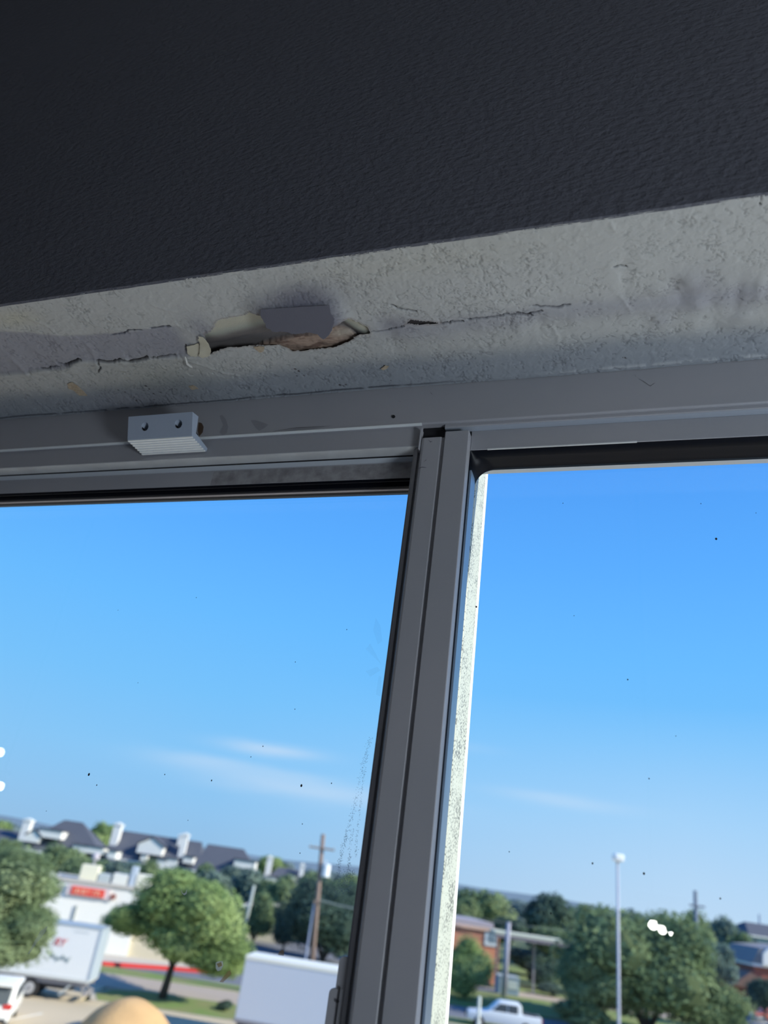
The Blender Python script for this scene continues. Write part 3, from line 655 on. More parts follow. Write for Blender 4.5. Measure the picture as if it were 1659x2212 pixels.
# front arm with two real holes: a grid plate bored by two octagonal openings
def bored(parent):
    import bmesh
    bm = bmesh.new()
    # slanted front arm: front line from (.5715,.4185) to (.5606,.4372); thickness back .012
    f0 = np.array([.5715, .4187]); f1 = np.array([.5606, .4440]); h = X1-X0
    def P(s, t, dpt):   # s along x, t up the arm, dpt depth
        q = f0+(f1-f0)*t; return (X0+s*h, q[0]+dpt, CZ+q[1])
    holes = [(.27, .52), (.79, .53)]; rx = .0049/h; ry = .0052/np.linalg.norm(f1-f0)
    K = 24
    out = [P(0, 0, 0), P(.5, 0, 0), P(.5, 1, 0), P(0, 1, 0)], [P(.5, 0, 0), P(1, 0, 0), P(1, 1, 0), P(.5, 1, 0)]
    vs = []; fs = []
    for k, (hs, ht) in enumerate(holes):
        s0, s1 = (0, .5) if k == 0 else (.5, 1)
        ring = []; box = []
        for i in range(K):
            a = 2*math.pi*i/K; ca, sa = math.cos(a), math.sin(a); ring.append((hs+rx*ca, ht+ry*sa))
            # project to rectangle border
            tx = ((s1-hs) if ca > 0 else (hs-s0))/max(abs(ca), 1e-9); ty = ((1-ht) if sa > 0 else ht)/max(abs(sa), 1e-9); t_ = min(tx, ty)
            box.append((hs+ca*t_, ht+sa*t_))
        b0 = len(vs)
        vs += [P(s, t, 0) for s, t in ring]+[P(s, t, 0) for s, t in box]+[P(s, t, .0110) for s, t in ring]
        for c_ in ((s0, 0), (s1, 0), (s1, 1), (s0, 1)): vs.append(P(c_[0], c_[1], 0))
        for i in range(K):
            j = (i+1) % K
            fs.append((b0+i, b0+K+i, b0+K+j, b0+j)); fs.append((b0+i, b0+j, b0+2*K+j, b0+2*K+i))
            # corner fill
            (ax, ay), (bx, by) = box[i], box[j]
            for ci, (c0, c1) in enumerate(((s0, 0), (s1, 0), (s1, 1), (s0, 1))):
                if abs(ax-bx) > 1e-6 and abs(ay-by) > 1e-6 and ((abs(ax-c0) < 1e-6 or abs(bx-c0) < 1e-6) and (abs(ay-c1) < 1e-6 or abs(by-c1) < 1e-6)):
                    fs.append((b0+K+i, b0+3*K+ci, b0+K+j))
    m0 = MB().add(vs, fs)
    # remaining shell: top, back, sides as profile strips
    prof = [(f0[0], f0[1]), (f1[0], f1[1]), (.5730, .4462), (.5772, .4258), (.5892, .4248), (.6055, .4232), (.6052, .4187)]
    n_ = len(prof)
    vv = [(X0, y, CZ+z) for y, z in prof]+[(X1, y, CZ+z) for y, z in prof]
    ff = [tuple(range(n_))[::-1], tuple(range(n_, 2*n_))]+[(i, (i+1) % n_, n_+(i+1) % n_, n_+i) for i in range(1, n_)]
    m0.add(vv, ff)
    m0.v = [tuple(np.array(p)-bo) for p in m0.v]
    me = bpy.data.meshes.new('body'); me.from_pydata(m0.v, [], m0.f); me.update()
    bm.from_mesh(me); bmesh.ops.remove_doubles(bm, verts=bm.verts, dist=1e-6); bmesh.ops.recalc_face_normals(bm, faces=bm.faces); bm.to_mesh(me); bm.free()
    me.materials.append(M_['alu']); return link(bpy.data.objects.new('body', me), parent)
bored(blk)
for s_ in (.27, .79):  # dark liner stands in for the shade inside each hole
    MB().tube((X0+s_*.088-bo[0], .5671-bo[1], .4328-.43), (X0+s_*.088-bo[0], .5769-bo[1], .4328-.43), .00485, .00485, n=20, caps=False).tube((X0+s_*.088-bo[0], .5765-bo[1], .4328-.43), (X0+s_*.088-bo[0], .5769-bo[1], .4328-.43), .0050, n=20).build('hole_shade_liner', M_['dark'], blk)
for i in range(7):
    y0 = .5722+i*.00475-bo[1]
    MB().prism([(y0, .4188-.43), (y0+.0002, .4172-.43), (y0+.0026, .4172-.43), (y0+.0029, .4188-.43)], X0-bo[0]+.0001, X1-bo[0]-.0001).build('ridge', M_['alu_ridge'], blk)
MB().box(X0-bo[0]+.0001, X1-bo[0]-.0001, .5720-bo[1], .6050-bo[1], .41845-.43, .4189-.43).build('underside', M_['alu'], blk)
MB().box(-.030, .030, -.0280, -.0005, .0065, .0100).build('mounting_tab', M_['dark'], blk)

# ------------------------------------------------------------------ pendant lamps (their bulbs mirror in the panes), then added fill lamps
def lamp(name, pts, label, e, rad=.03):
    l = empty(name, pts[0][0:3]); tag(l, label, 'lamp')
    o_ = np.array(pts[0][:3])
    for p in pts:
        q = np.array(p[:3])-o_
        MB().ball(q, p[3], 14, 10).build('bulb', mat('bulb_glow', (1, 1, 1), .5, emis=((1, .97, .92), 60)), l, smooth=True)
    lo = MB()
    for p in pts:
        q = np.array(p[:3])-o_; lo.tube(tuple(q+np.array([0, 0, p[3]*.8])), tuple(q+np.array([0, 0, p[3]+.05])), .018, n=10)
    lo.box(min(p[0] for p in pts)-o_[0]-.05, max(p[0] for p in pts)-o_[0]+.05, -.012, .012, .06, .085)
    lo.tube((0, 0, .07), (0, 0, Z1C-o_[2]-.001), .005, n=8)
    lo.build('lamp_fixture', M_['dark'], l)
    return l
mY = 2*.6385
def mir(x, y, Yv, plane):
    q = onY(x, y, Yv); return (float(q[0]), float(2*plane-Yv), float(q[2]))
a1 = mir(1411, 1998, 2.6, .6385); a2 = mir(1431, 2008, 2.6, .6385); a3 = mir(1449, 2016, 2.6, .6385)
lamp('twin_bulb_pendant', [a1+(.0135,), a2+(.0125,), a3+(.005,)], 'small bare-bulb pendant lamp hanging behind the photographer', 6)
b1 = mir(-3, 1625, 3.4, .6513); b2 = mir(-3, 1698, 3.4, .6513)
lamp('hanging_bulb_lamp', [b2+(.024,), b1+(.024,)], 'bare-bulb lamp hanging at the left of the room', 22)
# unseen ceiling lights, added to brighten the frame and soffit
def fill_light(x, y, e):
    c_ = empty('added_ceiling_light', (x, y, Z1C)); tag(c_, 'added ceiling light, out of view, at the %s of the room' % ('back' if y < -3 else 'right'), 'fill light')
    MB().box(-.32, .32, -.32, .32, -.05, 0).build('housing', M_['alu'], c_); MB().box(-.29, .29, -.29, .29, -.06, -.05).build('diffuser', mat('diffuser', (.9, .9, .9), .6), c_)
    al = bpy.data.lights.new('fill_light_lamp', 'AREA'); al.energy = e; al.size = .55; al.color = (.82, .90, 1.0)
    lo = bpy.data.objects.new('fill_area_lamp', al); link(lo, c_); lo.location = (0, 0, -.065)
fill_light(3.0, -1.0, 9); fill_light(2.8, -3.2, 9)
# unseen floor lamp added to grade the charcoal wall from the lower right
fl = empty('added_floor_lamp', (.95, -.05, Z0F)); tag(fl, 'added floor lamp, out of view, lighting the charcoal wall', 'lamp')
MB().tube((0, 0, 0), (0, 0, .03), .14, n=24).build('base', M_['dark'], fl); MB().tube((0, 0, .03), (0, 0, 1.18), .012, n=10).build('pole', M_['dark'], fl)
sv_ = []; sf_ = []
for k in range(24):
    a_ = 2*math.pi*k/24; sv_ += [(.17*math.cos(a_), .17*math.sin(a_), 1.02), (.12*math.cos(a_), .12*math.sin(a_), 1.22)]
for k in range(24): j = (k+1) % 24; sf_.append((2*k, 2*j, 2*j+1, 2*k+1))
MB().add(sv_, sf_).build('lamp_shade', film_mat('cloth_shade', (.8, .8, .8), .35), fl)
pl = bpy.data.lights.new('fill_lamp_bulb', 'POINT'); pl.energy = 42; pl.color = (.80, .90, 1.0); pl.shadow_soft_size = .16
po = bpy.data.objects.new('bulb_light', pl); link(po, fl); po.location = (0, 0, 1.14)

# ================================================================== OUTSIDE
yaw = YAW
def S(X, D, z=0.): return V(X, D, z)
def street(name, mb, material, kind='structure', **k):
    o = mb.build(name, material, None, loc=(0, 0, 0), rz=YAW, **k); o['kind'] = kind; return o
# ground in street coordinates (x across the view, y away from the building)
g_lot = mat('parking_lot_concrete', (.62, .52, .36), .9, noise=(.16, .7, (.50, .43, .31)), bump=(3, .3, .01, (1, 1, 1)))
g_far = mat('distant_turf', (.10, .14, .055), 1, noise=(.05, .7, (.16, .17, .08)))
g_grass = mat('lawn_grass', (.17, .26, .06), 1, noise=(.5, .8, (.27, .24, .11)), bump=(9, .6, .05, (1, 1, 1)))
g_asph = mat('road_asphalt', (.16, .17, .19), .9, noise=(.4, .4, (.21, .21, .22)))
g_conc = mat('pale_driveway_concrete', (.46, .38, .30), .9, noise=(.3, .4, (.40, .34, .28)))
g_kerb = mat('kerb_concrete', (.55, .50, .42), .9)
street('ground', MB().box(-2500, 2500, 20, 5000, -2.2, -.14), g_far)
street('parking_lot', MB().box(-90, 90, -20, 57.0, -.3, 0), g_lot)
street('driveway', MB().box(-60, 60, 63.0, 68.4, -.3, .0), g_conc)
street('road', MB().box(-90, 90, 72.0, 79.5, -.3, -.02), g_asph)
isl = MB(); isl.prism([(-14.0, 57.2), (-12.8, 57.2), (60, 57.2), (60, 62.8), (-12.5, 62.8), (-14.2, 61.5), (-14.8, 59.5)], -.3, .10, 'z')
street('grass_island', isl, g_grass)
street('kerb_island', MB().prism([(-14.4, 57.0), (60, 57.0), (60, 63.0), (-12.6, 63.0), (-14.5, 61.7), (-15.1, 59.4)], -.3, .08, 'z'), g_kerb)
street('driveway_end', MB().box(-60, -15.1, 57.0, 63.0, -.3, -.005), g_lot)
street('grass_verge', MB().box(-90, 90, 68.6, 71.8, -.3, .08), g_grass)
street('kerb_verge', MB().box(-90, 90, 68.4, 72.0, -.3, .06), g_kerb)
street('store_apron', MB().prism([(-60, 72.3), (-18, 72.8), (-12.8, 75.7), (-9.6, 77), (-9.0, 92), (-60, 92)], -.3, .14, 'z'), g_kerb)
street('far_verge', MB().box(-90, 90, 79.7, 92, -.3, .1), g_grass)
street('sidewalk', MB().box(14, 70, 92, 96.5, -.3, .14), g_conc)
street('far_lot', MB().box(-90, 14, 92, 120, -.3, .02), g_asph)
street('far_lot_right', MB().box(14, 46, 96.5, 130, -.3, .02), g_grass)
street('car_park', MB().box(46, 90, 86, 109, -.3, .12), g_asph)
street('house_lawn', MB().box(46, 90, 109, 150, -.3, .1), g_grass)
for x0 in (-17.2, -13.4, -9.6):
    street('parking_line', MB().prism([(x0, 46), (x0+.12, 46), (x0+1.7, 51.6), (x0+1.58, 51.6)], .0005, .008, 'z'), mat('white_road_paint', (.8, .8, .76), .8))
red = mat('red_fire_lane_paint', (.65, .04, .035), .7)
kb = MB().prism([(-24, 71.5), (-17.9, 72.3), (-12.7, 75.3), (-9.5, 76.6), (-9.5, 76.9), (-12.8, 75.7), (-18, 72.8), (-24, 72.0)], -.02, .26, 'z')
ko = street('red_kerb', kb, red); del ko['kind']; tag(ko, 'red painted fire-lane kerb beside the white store', 'curb')
# hills on the horizon
hm_ = MB(); rh = random.Random(4)
def ridge(name, D, x0, x1, zf, dep, material, nseg=80):
    vs = []; 
    for i in range(nseg+1):
        x = x0+(x1-x0)*i/nseg; vs += [(x, D, -2), (x, D+dep*.3, zf(x)), (x, D+dep, -2)]
    fs = []
    for i in range(nseg): fs += [(3*i, 3*i+3, 3*i+4, 3*i+1), (3*i+1, 3*i+4, 3*i+5, 3*i+2)]
    return street(name, MB().add(vs, fs), material, smooth=True)
hill_m = mat('hazed_hill_woodland', (.16, .22, .26), 1, noise=(.01, .5, (.12, .18, .2)))  # bluish tone is distance haze put into the hill colour
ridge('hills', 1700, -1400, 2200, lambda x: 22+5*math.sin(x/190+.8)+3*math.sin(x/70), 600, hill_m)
ridge('hills', 520, -500, 700, lambda x: 6.4+1.4*math.sin(x/47)+1.2*math.sin(x/21+2), 200, mat('hazed_tree_rise', (.11, .16, .12), 1, noise=(.08, .8, (.08, .12, .09)), bump=(.3, 1, 2, (1, 1, 1))))  # nearer rise greyed bluish too, as painted haze

# ------------------------------------------------------------------ trees
LM = {'bright': leaf_mat('bright_leaves', (0.169, 0.244, 0.096), (0.299, 0.415, 0.161), (0.441, 0.537, 0.242)),
      'mid': leaf_mat('mid_green_leaves', (0.130, 0.201, 0.113), (0.234, 0.317, 0.161), (0.364, 0.439, 0.242)),
      'dark': leaf_mat('dark_green_leaves', (0.065, 0.110, 0.096), (0.104, 0.165, 0.128), (0.156, 0.226, 0.161)),
      'blue': leaf_mat('bluish_leaves', (0.156, 0.220, 0.192), (0.214, 0.299, 0.248), (0.286, 0.378, 0.304)),
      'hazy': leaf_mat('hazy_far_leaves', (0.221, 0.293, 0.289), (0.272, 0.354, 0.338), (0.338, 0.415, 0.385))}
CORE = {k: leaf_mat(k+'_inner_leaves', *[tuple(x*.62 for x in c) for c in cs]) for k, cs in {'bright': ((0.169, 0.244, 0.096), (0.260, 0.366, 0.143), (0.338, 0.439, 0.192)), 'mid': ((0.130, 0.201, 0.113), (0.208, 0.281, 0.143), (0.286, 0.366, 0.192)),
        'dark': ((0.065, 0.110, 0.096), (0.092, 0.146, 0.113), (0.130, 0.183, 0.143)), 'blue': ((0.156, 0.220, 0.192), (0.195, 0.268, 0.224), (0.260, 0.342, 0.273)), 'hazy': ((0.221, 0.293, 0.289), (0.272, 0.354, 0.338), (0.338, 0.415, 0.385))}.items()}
bark = mat('dark_bark', (.06, .048, .04), .95, noise=(3, .6, (.10, .085, .07)))
def crown_mesh(seed, leaf, nleaf, blobs, flat=.8):
    """unit crown, radius ~1: leaf quads on the shells of many blobs, with a dark core"""
    r = np.random.RandomState(seed); c = []
    for i in range(blobs):
        d = r.randn(3); d /= np.linalg.norm(d); rad = .62*r.rand()**.45; c.append((d*rad*np.array([1, 1, flat]), .26+.20*r.rand()))
    cen = np.array([q[0] for q in c]); rr_ = np.array([q[1] for q in c])
    k = r.randint(0, blobs, nleaf); d = r.randn(nleaf, 3); d /= np.linalg.norm(d, axis=1)[:, None]
    p = cen[k]+d*(rr_[k]*(.80+.30*r.rand(nleaf)))[:, None]
    # drop leaves deep inside
    deep = np.min(np.linalg.norm(p[:, None]-cen[None], axis=2)/rr_[None], axis=1); keep = deep > .72; p = p[keep]; d = d[keep]
    nrm = d+.55*r.randn(len(d), 3); nrm /= np.linalg.norm(nrm, axis=1)[:, None]
    a = np.cross(nrm, r.randn(len(d), 3)); a /= np.linalg.norm(a, axis=1)[:, None]; b = np.cross(nrm, a)
    s = leaf*(.6+.8*r.rand(len(d)))[:, None]
    co = np.stack([p-a*s, p-b*s*.6, p+a*s, p+b*s*.6], 1).reshape(-1, 3)
    q = np.arange(len(p)*4).reshape(-1, 4)
    me = npmesh('crown_mesh', co, q); 
    for po in (0,): pass
    me.polygons.foreach_set('use_smooth', np.zeros(len(me.polygons), bool))
    return me, [(q_[0], q_[1]*.74) for q_ in c]
CR = {}
def crown(kind, var, fine):
    key = (kind, var, fine)
    if key not in CR:
        me, core = crown_mesh(100+var*7, .030 if fine else .065, 20000 if fine else 4000, 30 if fine else 18)
        me.materials.append(LM[kind])
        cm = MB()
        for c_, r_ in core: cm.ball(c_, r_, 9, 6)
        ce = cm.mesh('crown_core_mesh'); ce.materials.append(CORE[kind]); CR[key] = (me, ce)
    return CR[key]
def tree(name, label, X, D, z0, z1, rx, kind, var, trunk=True, group=None, fine=False, rot=0., ry=None, cat='tree', tx=0., lobes=()):
    """crown between heights z0..z1, half width rx, at street position X,D"""
    t = empty(name, S(X, D, 0), YAW); tag(t, label, cat, group)
    me, ce = crown(kind, var, fine); rz_ = (z1-z0)/2; ry = ry or rx
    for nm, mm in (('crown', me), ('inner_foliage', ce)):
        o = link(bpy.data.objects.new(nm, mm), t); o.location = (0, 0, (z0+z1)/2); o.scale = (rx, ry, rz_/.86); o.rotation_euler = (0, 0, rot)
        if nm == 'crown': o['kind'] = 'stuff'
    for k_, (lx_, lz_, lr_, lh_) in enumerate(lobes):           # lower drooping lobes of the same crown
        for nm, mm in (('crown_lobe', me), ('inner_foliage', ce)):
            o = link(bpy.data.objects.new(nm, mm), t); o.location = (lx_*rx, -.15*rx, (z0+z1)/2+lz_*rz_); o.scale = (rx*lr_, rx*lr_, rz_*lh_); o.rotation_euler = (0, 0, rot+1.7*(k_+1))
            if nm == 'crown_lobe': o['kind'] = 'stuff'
    if trunk:
        r0 = max(.12, rx*.045); mb = MB(); top = (z0+z1)/2+rz_*.3
        mb.tube((tx, 0, -.05), (tx*.4, 0, z0+.2), r0*1.25, r0*.85, 10)
        mb.tube((tx*.4, 0, z0+.15), (-rx*.38, .1, z0+rz_*1.0), r0*.75, r0*.3, 8); mb.tube((tx*.4, 0, z0+.15), (rx*.40, -.1, z0+rz_*1.1), r0*.75, r0*.3, 8)
        mb.tube((tx*.4, 0, z0+.1), (rx*.05, rx*.2, top), r0*.8, r0*.3, 8)
        mb.build('trunk', bark, t, smooth=True)
    return t
def px_tree(name, label, x0, x1, ytop, ybot, D, kind, var, **k):
    """size a real tree at distance D so that it spans the measured width"""
    xa, _ = A(x0, (ytop+ybot)/2, D); xb, _ = A(x1, (ytop+ybot)/2, D); xc = (x0+x1)/2
    z1 = A(xc, ytop, D)[1]; z0 = max(.1, A(xc, ybot, D)[1])
    return tree(name, label, (xa+xb)/2, D, z0, z1, abs(xb-xa)/2, kind, var, **k)
px_tree('shade_tree', 'large green tree at the left edge in front of the truck trailer', -190, 160, 1815, 2020, 45, 'mid', 1, fine=True, rot=.4, lobes=((.55, -.6, .5, .6), (.3, .5, .5, .5)))
px_tree('shade_tree', 'lower hanging branches of a second green tree over the trailer side', -150, 132, 1955, 2098, 43, 'mid', 3, fine=True, rot=1.4, trunk=False)
px_tree('shade_tree', 'bright green tree on the grass island with a visible forked trunk', 232, 566, 1868, 2094, 61.0, 'bright', 2, fine=True, rot=1.2, tx=-.35, lobes=((.58, -.62, .55, .62), (-.62, -.20, .48, .45), (.1, -.5, .5, .5)))
px_tree('evergreen_tree', 'dark dense tree behind the wooden utility pole', 585, 830, 1882, 2105, 98, 'dark', 3, fine=True, rot=2.0)
px_tree('evergreen_tree', 'dark tree overlapping the left side of the window mullion', 745, 925, 1880, 2110, 118, 'dark', 4, rot=.6)
px_tree('shade_tree', 'bright green tree just right of the mullion, over the pickup', 935, 1078, 2020, 2178, 84, 'bright', 5, fine=True, rot=.1)
px_tree('shade_tree', 'very large green tree behind the slim light pole', 1195, 1590, 1952, 2250, 78, 'mid', 6, fine=True, rot=2.6, lobes=((.55, -.45, .5, .6), (-.6, -.35, .5, .6)))
px_tree('broad_tree', 'broad green tree on the skyline right of the mullion', 965, 1118, 1906, 2030, 150, 'mid', 7, rot=1.0)
px_tree('broad_tree', 'tall dark green tree on the skyline left of the light pole', 1098, 1258, 1922, 2070, 140, 'dark', 8, rot=1.0)
px_tree('broad_tree', 'green tree on the skyline between light pole and dark tree', 1225, 1345, 1948, 2075, 160, 'mid', 3, rot=2.0)
px_tree('broad_tree', 'green tree under the distant power pole', 1440, 1560, 1962, 2080, 135, 'mid', 1, rot=.7)
px_tree('broad_tree', 'blue-green tree right of the distant power pole', 1515, 1625, 1972, 2100, 142, 'blue', 2, rot=1.7)
px_tree('broad_tree', 'pale green tree below the dark roof at the right edge', 1590, 1700, 2025, 2110, 150, 'blue', 4, rot=.7)
px_tree('evergreen_tree', 'dark evergreen in front of the red brick house at the right edge', 1608, 1690, 2110, 2190, 100, 'dark', 6, rot=.7)
px_tree('evergreen_tree', 'dark evergreen beneath the flat canopy', 1085, 1215, 2042, 2135, 119, 'dark', 7, rot=.7)
px_tree('round_shrub', 'olive shrub by the entrance of the brick house', 1545, 1615, 2150, 2185, 110, 'mid', 5, rot=.7, trunk=False, cat='shrub')
px_tree('round_shrub', 'yellow-green shrub under the light pole tree', 1180, 1330, 2150, 2250, 76, 'mid', 8, rot=.2, trunk=False, cat='shrub')
# rows of trees towards the houses
rt = random.Random(12)
rows = [(-20, 95, 1832, 1960, 105, 'mid'), (60, 190, 1812, 1935, 120, 'mid'), (120, 230, 1848, 1930, 108, 'mid'), (200, 300, 1850, 1935, 122, 'blue'), (265, 370, 1855, 1950, 116, 'mid'), (330, 450, 1872, 1960, 112, 'mid'),
        (410, 520, 1868, 1965, 120, 'blue'), (480, 600, 1872, 1980, 134, 'blue'), (560, 660, 1885, 1990, 122, 'mid'), (620, 720, 1880, 1990, 128, 'mid'), (-30, 60, 1805, 1900, 138, 'mid'), (690, 800, 1885, 2000, 134, 'mid'), (500, 610, 1925, 2050, 108, 'mid'), (420, 520, 1960, 2080, 100, 'bright')]
side = ['beside the left edge', 'behind the left shade tree', 'left of the store roof units', 'over the store roof', 'right of the store roof', 'behind the island tree, left part', 'behind the island tree, middle', 'behind the island tree, right part',
        'below the white dormer', 'left of the transformer pole', 'under the leftmost roof', 'between transformer pole and mullion', 'near the slanted grey mast', 'low and behind the island tree']
for i, ((a_, b_, c_, d_, D_, k_), s_) in enumerate(zip(rows, side)):
    px_tree('background_tree', 'green background tree %s' % s_, a_, b_, c_, d_, D_, k_, 1+i % 8, rot=i*.9)
px_tree('roof_tree', 'light green treetop rising behind the hipped grey roof', 175, 262, 1768, 1850, 215, 'bright', 2)
px_tree('roof_tree', 'light green treetop above the roof at the left edge', -40, 34, 1766, 1850, 215, 'bright', 3)
px_tree('roof_tree', 'light green treetop behind the lone white chimney', 550, 625, 1842, 1905, 200, 'bright', 4)
rightfill = [(960, 1050, 1935, 2010, 122, 'mid', 'behind the roof of the brick building'), (1050, 1150, 1975, 2050, 128, 'dark', 'dark, over the start of the flat canopy'), (1130, 1230, 1990, 2070, 118, 'mid', 'over the middle of the flat canopy'),
             (1180, 1300, 2000, 2090, 108, 'mid', 'at the tip of the flat canopy'), (1300, 1420, 1965, 2060, 145, 'blue', 'behind the slim light pole'), (1380, 1480, 1970, 2060, 150, 'mid', 'behind the very large tree'),
             (1125, 1215, 2075, 2150, 104, 'dark', 'dark, low under the canopy tip'), (1490, 1600, 2030, 2140, 108, 'blue', 'blue-green, left of the red brick house'), (1560, 1650, 2010, 2095, 132, 'mid', 'above the red brick house entrance'),
             (1480, 1562, 2105, 2215, 88, 'mid', 'low at the right foot of the very large tree'), (1200, 1300, 2060, 2200, 86, 'mid', 'low at the left foot of the very large tree'), (1150, 1235, 2120, 2190, 97, 'blue', 'blue-green, right of the sidewalk')]
for i, (a_, b_, c_, d_, D_, k_, s_) in enumerate(rightfill):
    px_tree('infill_tree', 'green tree %s' % s_, a_, b_, c_, d_, D_, k_, 1+(i*3) % 8, rot=i*1.3)
leftfill = [(0, 110, 1850, 1960, 96, 'mid', 'left of the store, upper'), (90, 170, 1835, 1915, 128, 'blue', 'under the hipped roof, left'), (160, 250, 1850, 1915, 132, 'mid', 'under the hipped roof, right'), (240, 330, 1862, 1930, 130, 'mid', 'under the central gable'),
            (320, 420, 1870, 1940, 128, 'blue', 'under the paired chimneys'), (400, 480, 1858, 1930, 135, 'mid', 'under the valley between two roofs'), (470, 560, 1862, 1935, 138, 'blue', 'under the sloping roof'), (545, 640, 1895, 1960, 132, 'mid', 'under the lone chimney'),
            (630, 740, 1882, 1950, 150, 'mid', 'behind the transformer pole'), (720, 800, 1885, 1950, 150, 'mid', 'at the skyline left of the mullion'), (580, 660, 1940, 2050, 104, 'dark', 'dark, left of the utility pole')]
for i, (a_, b_, c_, d_, D_, k_, s_) in enumerate(leftfill):
    px_tree('infill_tree', 'green tree %s' % s_, a_, b_, c_, d_, D_, k_, 1+(i*5) % 8, rot=i*1.1)
# hazy far tree line, all across
i = 0
for X_ in range(-130, 175, 11):
    i += 1
    Dq = 236+19*(i % 2)
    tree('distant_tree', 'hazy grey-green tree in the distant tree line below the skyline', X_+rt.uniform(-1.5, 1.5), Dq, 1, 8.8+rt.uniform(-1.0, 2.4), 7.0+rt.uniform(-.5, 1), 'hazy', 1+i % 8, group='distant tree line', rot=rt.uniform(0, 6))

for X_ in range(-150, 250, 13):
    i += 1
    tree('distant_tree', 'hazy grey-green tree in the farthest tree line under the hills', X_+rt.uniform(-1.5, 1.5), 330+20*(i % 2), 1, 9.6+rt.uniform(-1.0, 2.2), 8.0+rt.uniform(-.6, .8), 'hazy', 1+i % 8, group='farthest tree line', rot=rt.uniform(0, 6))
for X_ in range(14, 84, 9):
    i += 1
    tree('distant_tree', 'green tree in the middle tree line right of the mullion', X_+rt.uniform(-1, 1), 182+15*(i % 2), .6, 7.6+rt.uniform(-1.0, 1.6), 5.2+rt.uniform(-.5, .8), 'blue' if i % 2 else 'mid', 1+i % 8, group='middle tree line', rot=rt.uniform(0, 6))
# ------------------------------------------------------------------ apartment houses on the rise
roofm = mat('charcoal_shingle_roof', (.085, .095, .12), .95, noise=(.6, .4, (.11, .12, .145)), bump=(4, .3, .03, (1, 1, 6)))
wallm = mat('white_siding', (.92, .90, .84), .85); wallg = mat('grey_green_siding', (.42, .50, .48), .85); paneb = mat('dark_window_pane', (.06, .08, .1), .25)
def hip_house(label, x0, x1, yL, yR, eave_drop, D, depth, lw, rw, ridge_frac=(.25, .8), wall_h=2.6, name='apartment_house'):
    """yL,yR: pixel height of the ridge at its two ends"""
    xa = A(x0, (yL+yR)/2+20, D)[0]; xb = A(x1, (yL+yR)/2+20, D)[0]
    ra = xa+(xb-xa)*ridge_frac[0]; rb = xa+(xb-xa)*ridge_frac[1]
    za = A(x0+(x1-x0)*ridge_frac[0], yL, D)[1]; zb_ = A(x0+(x1-x0)*ridge_frac[1], yR, D)[1]; zr = (za+zb_)/2; ze = zr-eave_drop
    cx = (xa+xb)/2; h = empty(name, S(cx, D, 0), YAW); tag(h, label, 'house')
    xa -= cx; xb -= cx; ra -= cx; rb -= cx; hd = depth/2
    rf = MB().add([(xa, -hd, ze), (xb, -hd, ze), (xb, hd, ze), (xa, hd, ze), (ra, 0, zr), (rb, 0, zr)], [(0, 1, 5, 4), (1, 2, 5), (2, 3, 4, 5), (3, 0, 4), (3, 2, 1, 0)]); rf.build('roof', roofm, h)
    MB().box(xa-.05, xb+.05, -hd-.1, -hd+.05, ze-.3, ze).build('gutter', wallm, h)
    MB().box(xa+.6, xb-.6, -hd+.6, hd-.6, -.1, ze-.02).build('walls', wallg, h)
    n_ = max(2, int((xb-xa)/3.4))
    for i in range(n_):
        wx = xa+1.6+(xb-xa-3.2)*i/(n_-1)
        f_ = MB().box(wx-.75, wx+.75, -hd+.52, -hd+.62, ze-2.3, ze-.6).build('window', wallm, h); MB().box(wx-.6, wx+.6, -hd+.49, -hd+.53, ze-2.15, ze-.75).build('pane', paneb, f_)
    return h, cx, hd, ze, zr
def chimney(h, cx, x, y0, y1, wpx_, D, dy=-1.5):
    X_, zt = A(x, y0, D); zb2 = A(x, y1, D)[1]; w_ = wpx_/1531*D*.66/2
    c_ = MB().box(X_-cx-w_, X_-cx+w_, dy-w_, dy+w_, zb2-2.5, zt-.5).build('chimney', wallm, h)
    MB().box(X_-cx-w_*1.2, X_-cx+w_*1.2, dy-w_*1.2, dy+w_*1.2, zt-.5, zt-.15).box(X_-cx-w_*.5, X_-cx+w_*.5, dy-w_*.5, dy+w_*.5, zt-.15, zt+.1).build('chimney_cap', wallm, c_)
def dormer(h, cx, x0, x1, y0, y1, D, dy, gable=True):
    xa, zt = A(x0, y0, D); xb, zb2 = A(x1, y1, D); zt = A((x0+x1)/2, y0, D)[1]; zb2 = A((x0+x1)/2, y1, D)[1]; xa -= cx; xb -= cx; m_ = (xa+xb)/2
    if gable: poly = [(xa, zb2), (xb, zb2), (xb, zb2+(zt-zb2)*.55), (m_, zt), (xa, zb2+(zt-zb2)*.55)]
    else: poly = [(xa, zb2), (xb, zb2), (xb, zt), (xa, zt)]
    d_ = MB().prism(poly, dy-.3, dy+3.5, 'y').build('dormer', wallm, h)
    if gable: MB().prism([(xa-.3, zb2+(zt-zb2)*.5), (m_, zt+.05), (xb+.3, zb2+(zt-zb2)*.5), (xb+.3, zb2+(zt-zb2)*.62), (m_, zt+.35), (xa-.3, zb2+(zt-zb2)*.62)], dy-.5, dy+4, 'y').build('dormer_roof', roofm, d_)
    else: MB().box(xa-.2, xb+.2, dy-.5, dy+4, zt, zt+.25).build('dormer_roof', roofm, d_)
h, cx, hd, ze, zr = hip_house('grey roofed apartment house cut by the left edge', -150, 98, 1784, 1790, 3.2, 182, 14, 0, 0, (.1, .93))
chimney(h, cx, 75, 1771, 1800, 21, 182, -3)
h, cx, hd, ze, zr = hip_house('apartment house with tall hipped dark roof and white dormers', 66, 262, 1770, 1776, 6.0, 161, 12, 0, 0, (.34, .55))
dormer(h, cx, 84, 106, 1796, 1822, 161, -hd+.5, True); dormer(h, cx, 108, 152, 1796, 1813, 161, -hd+.5, False)
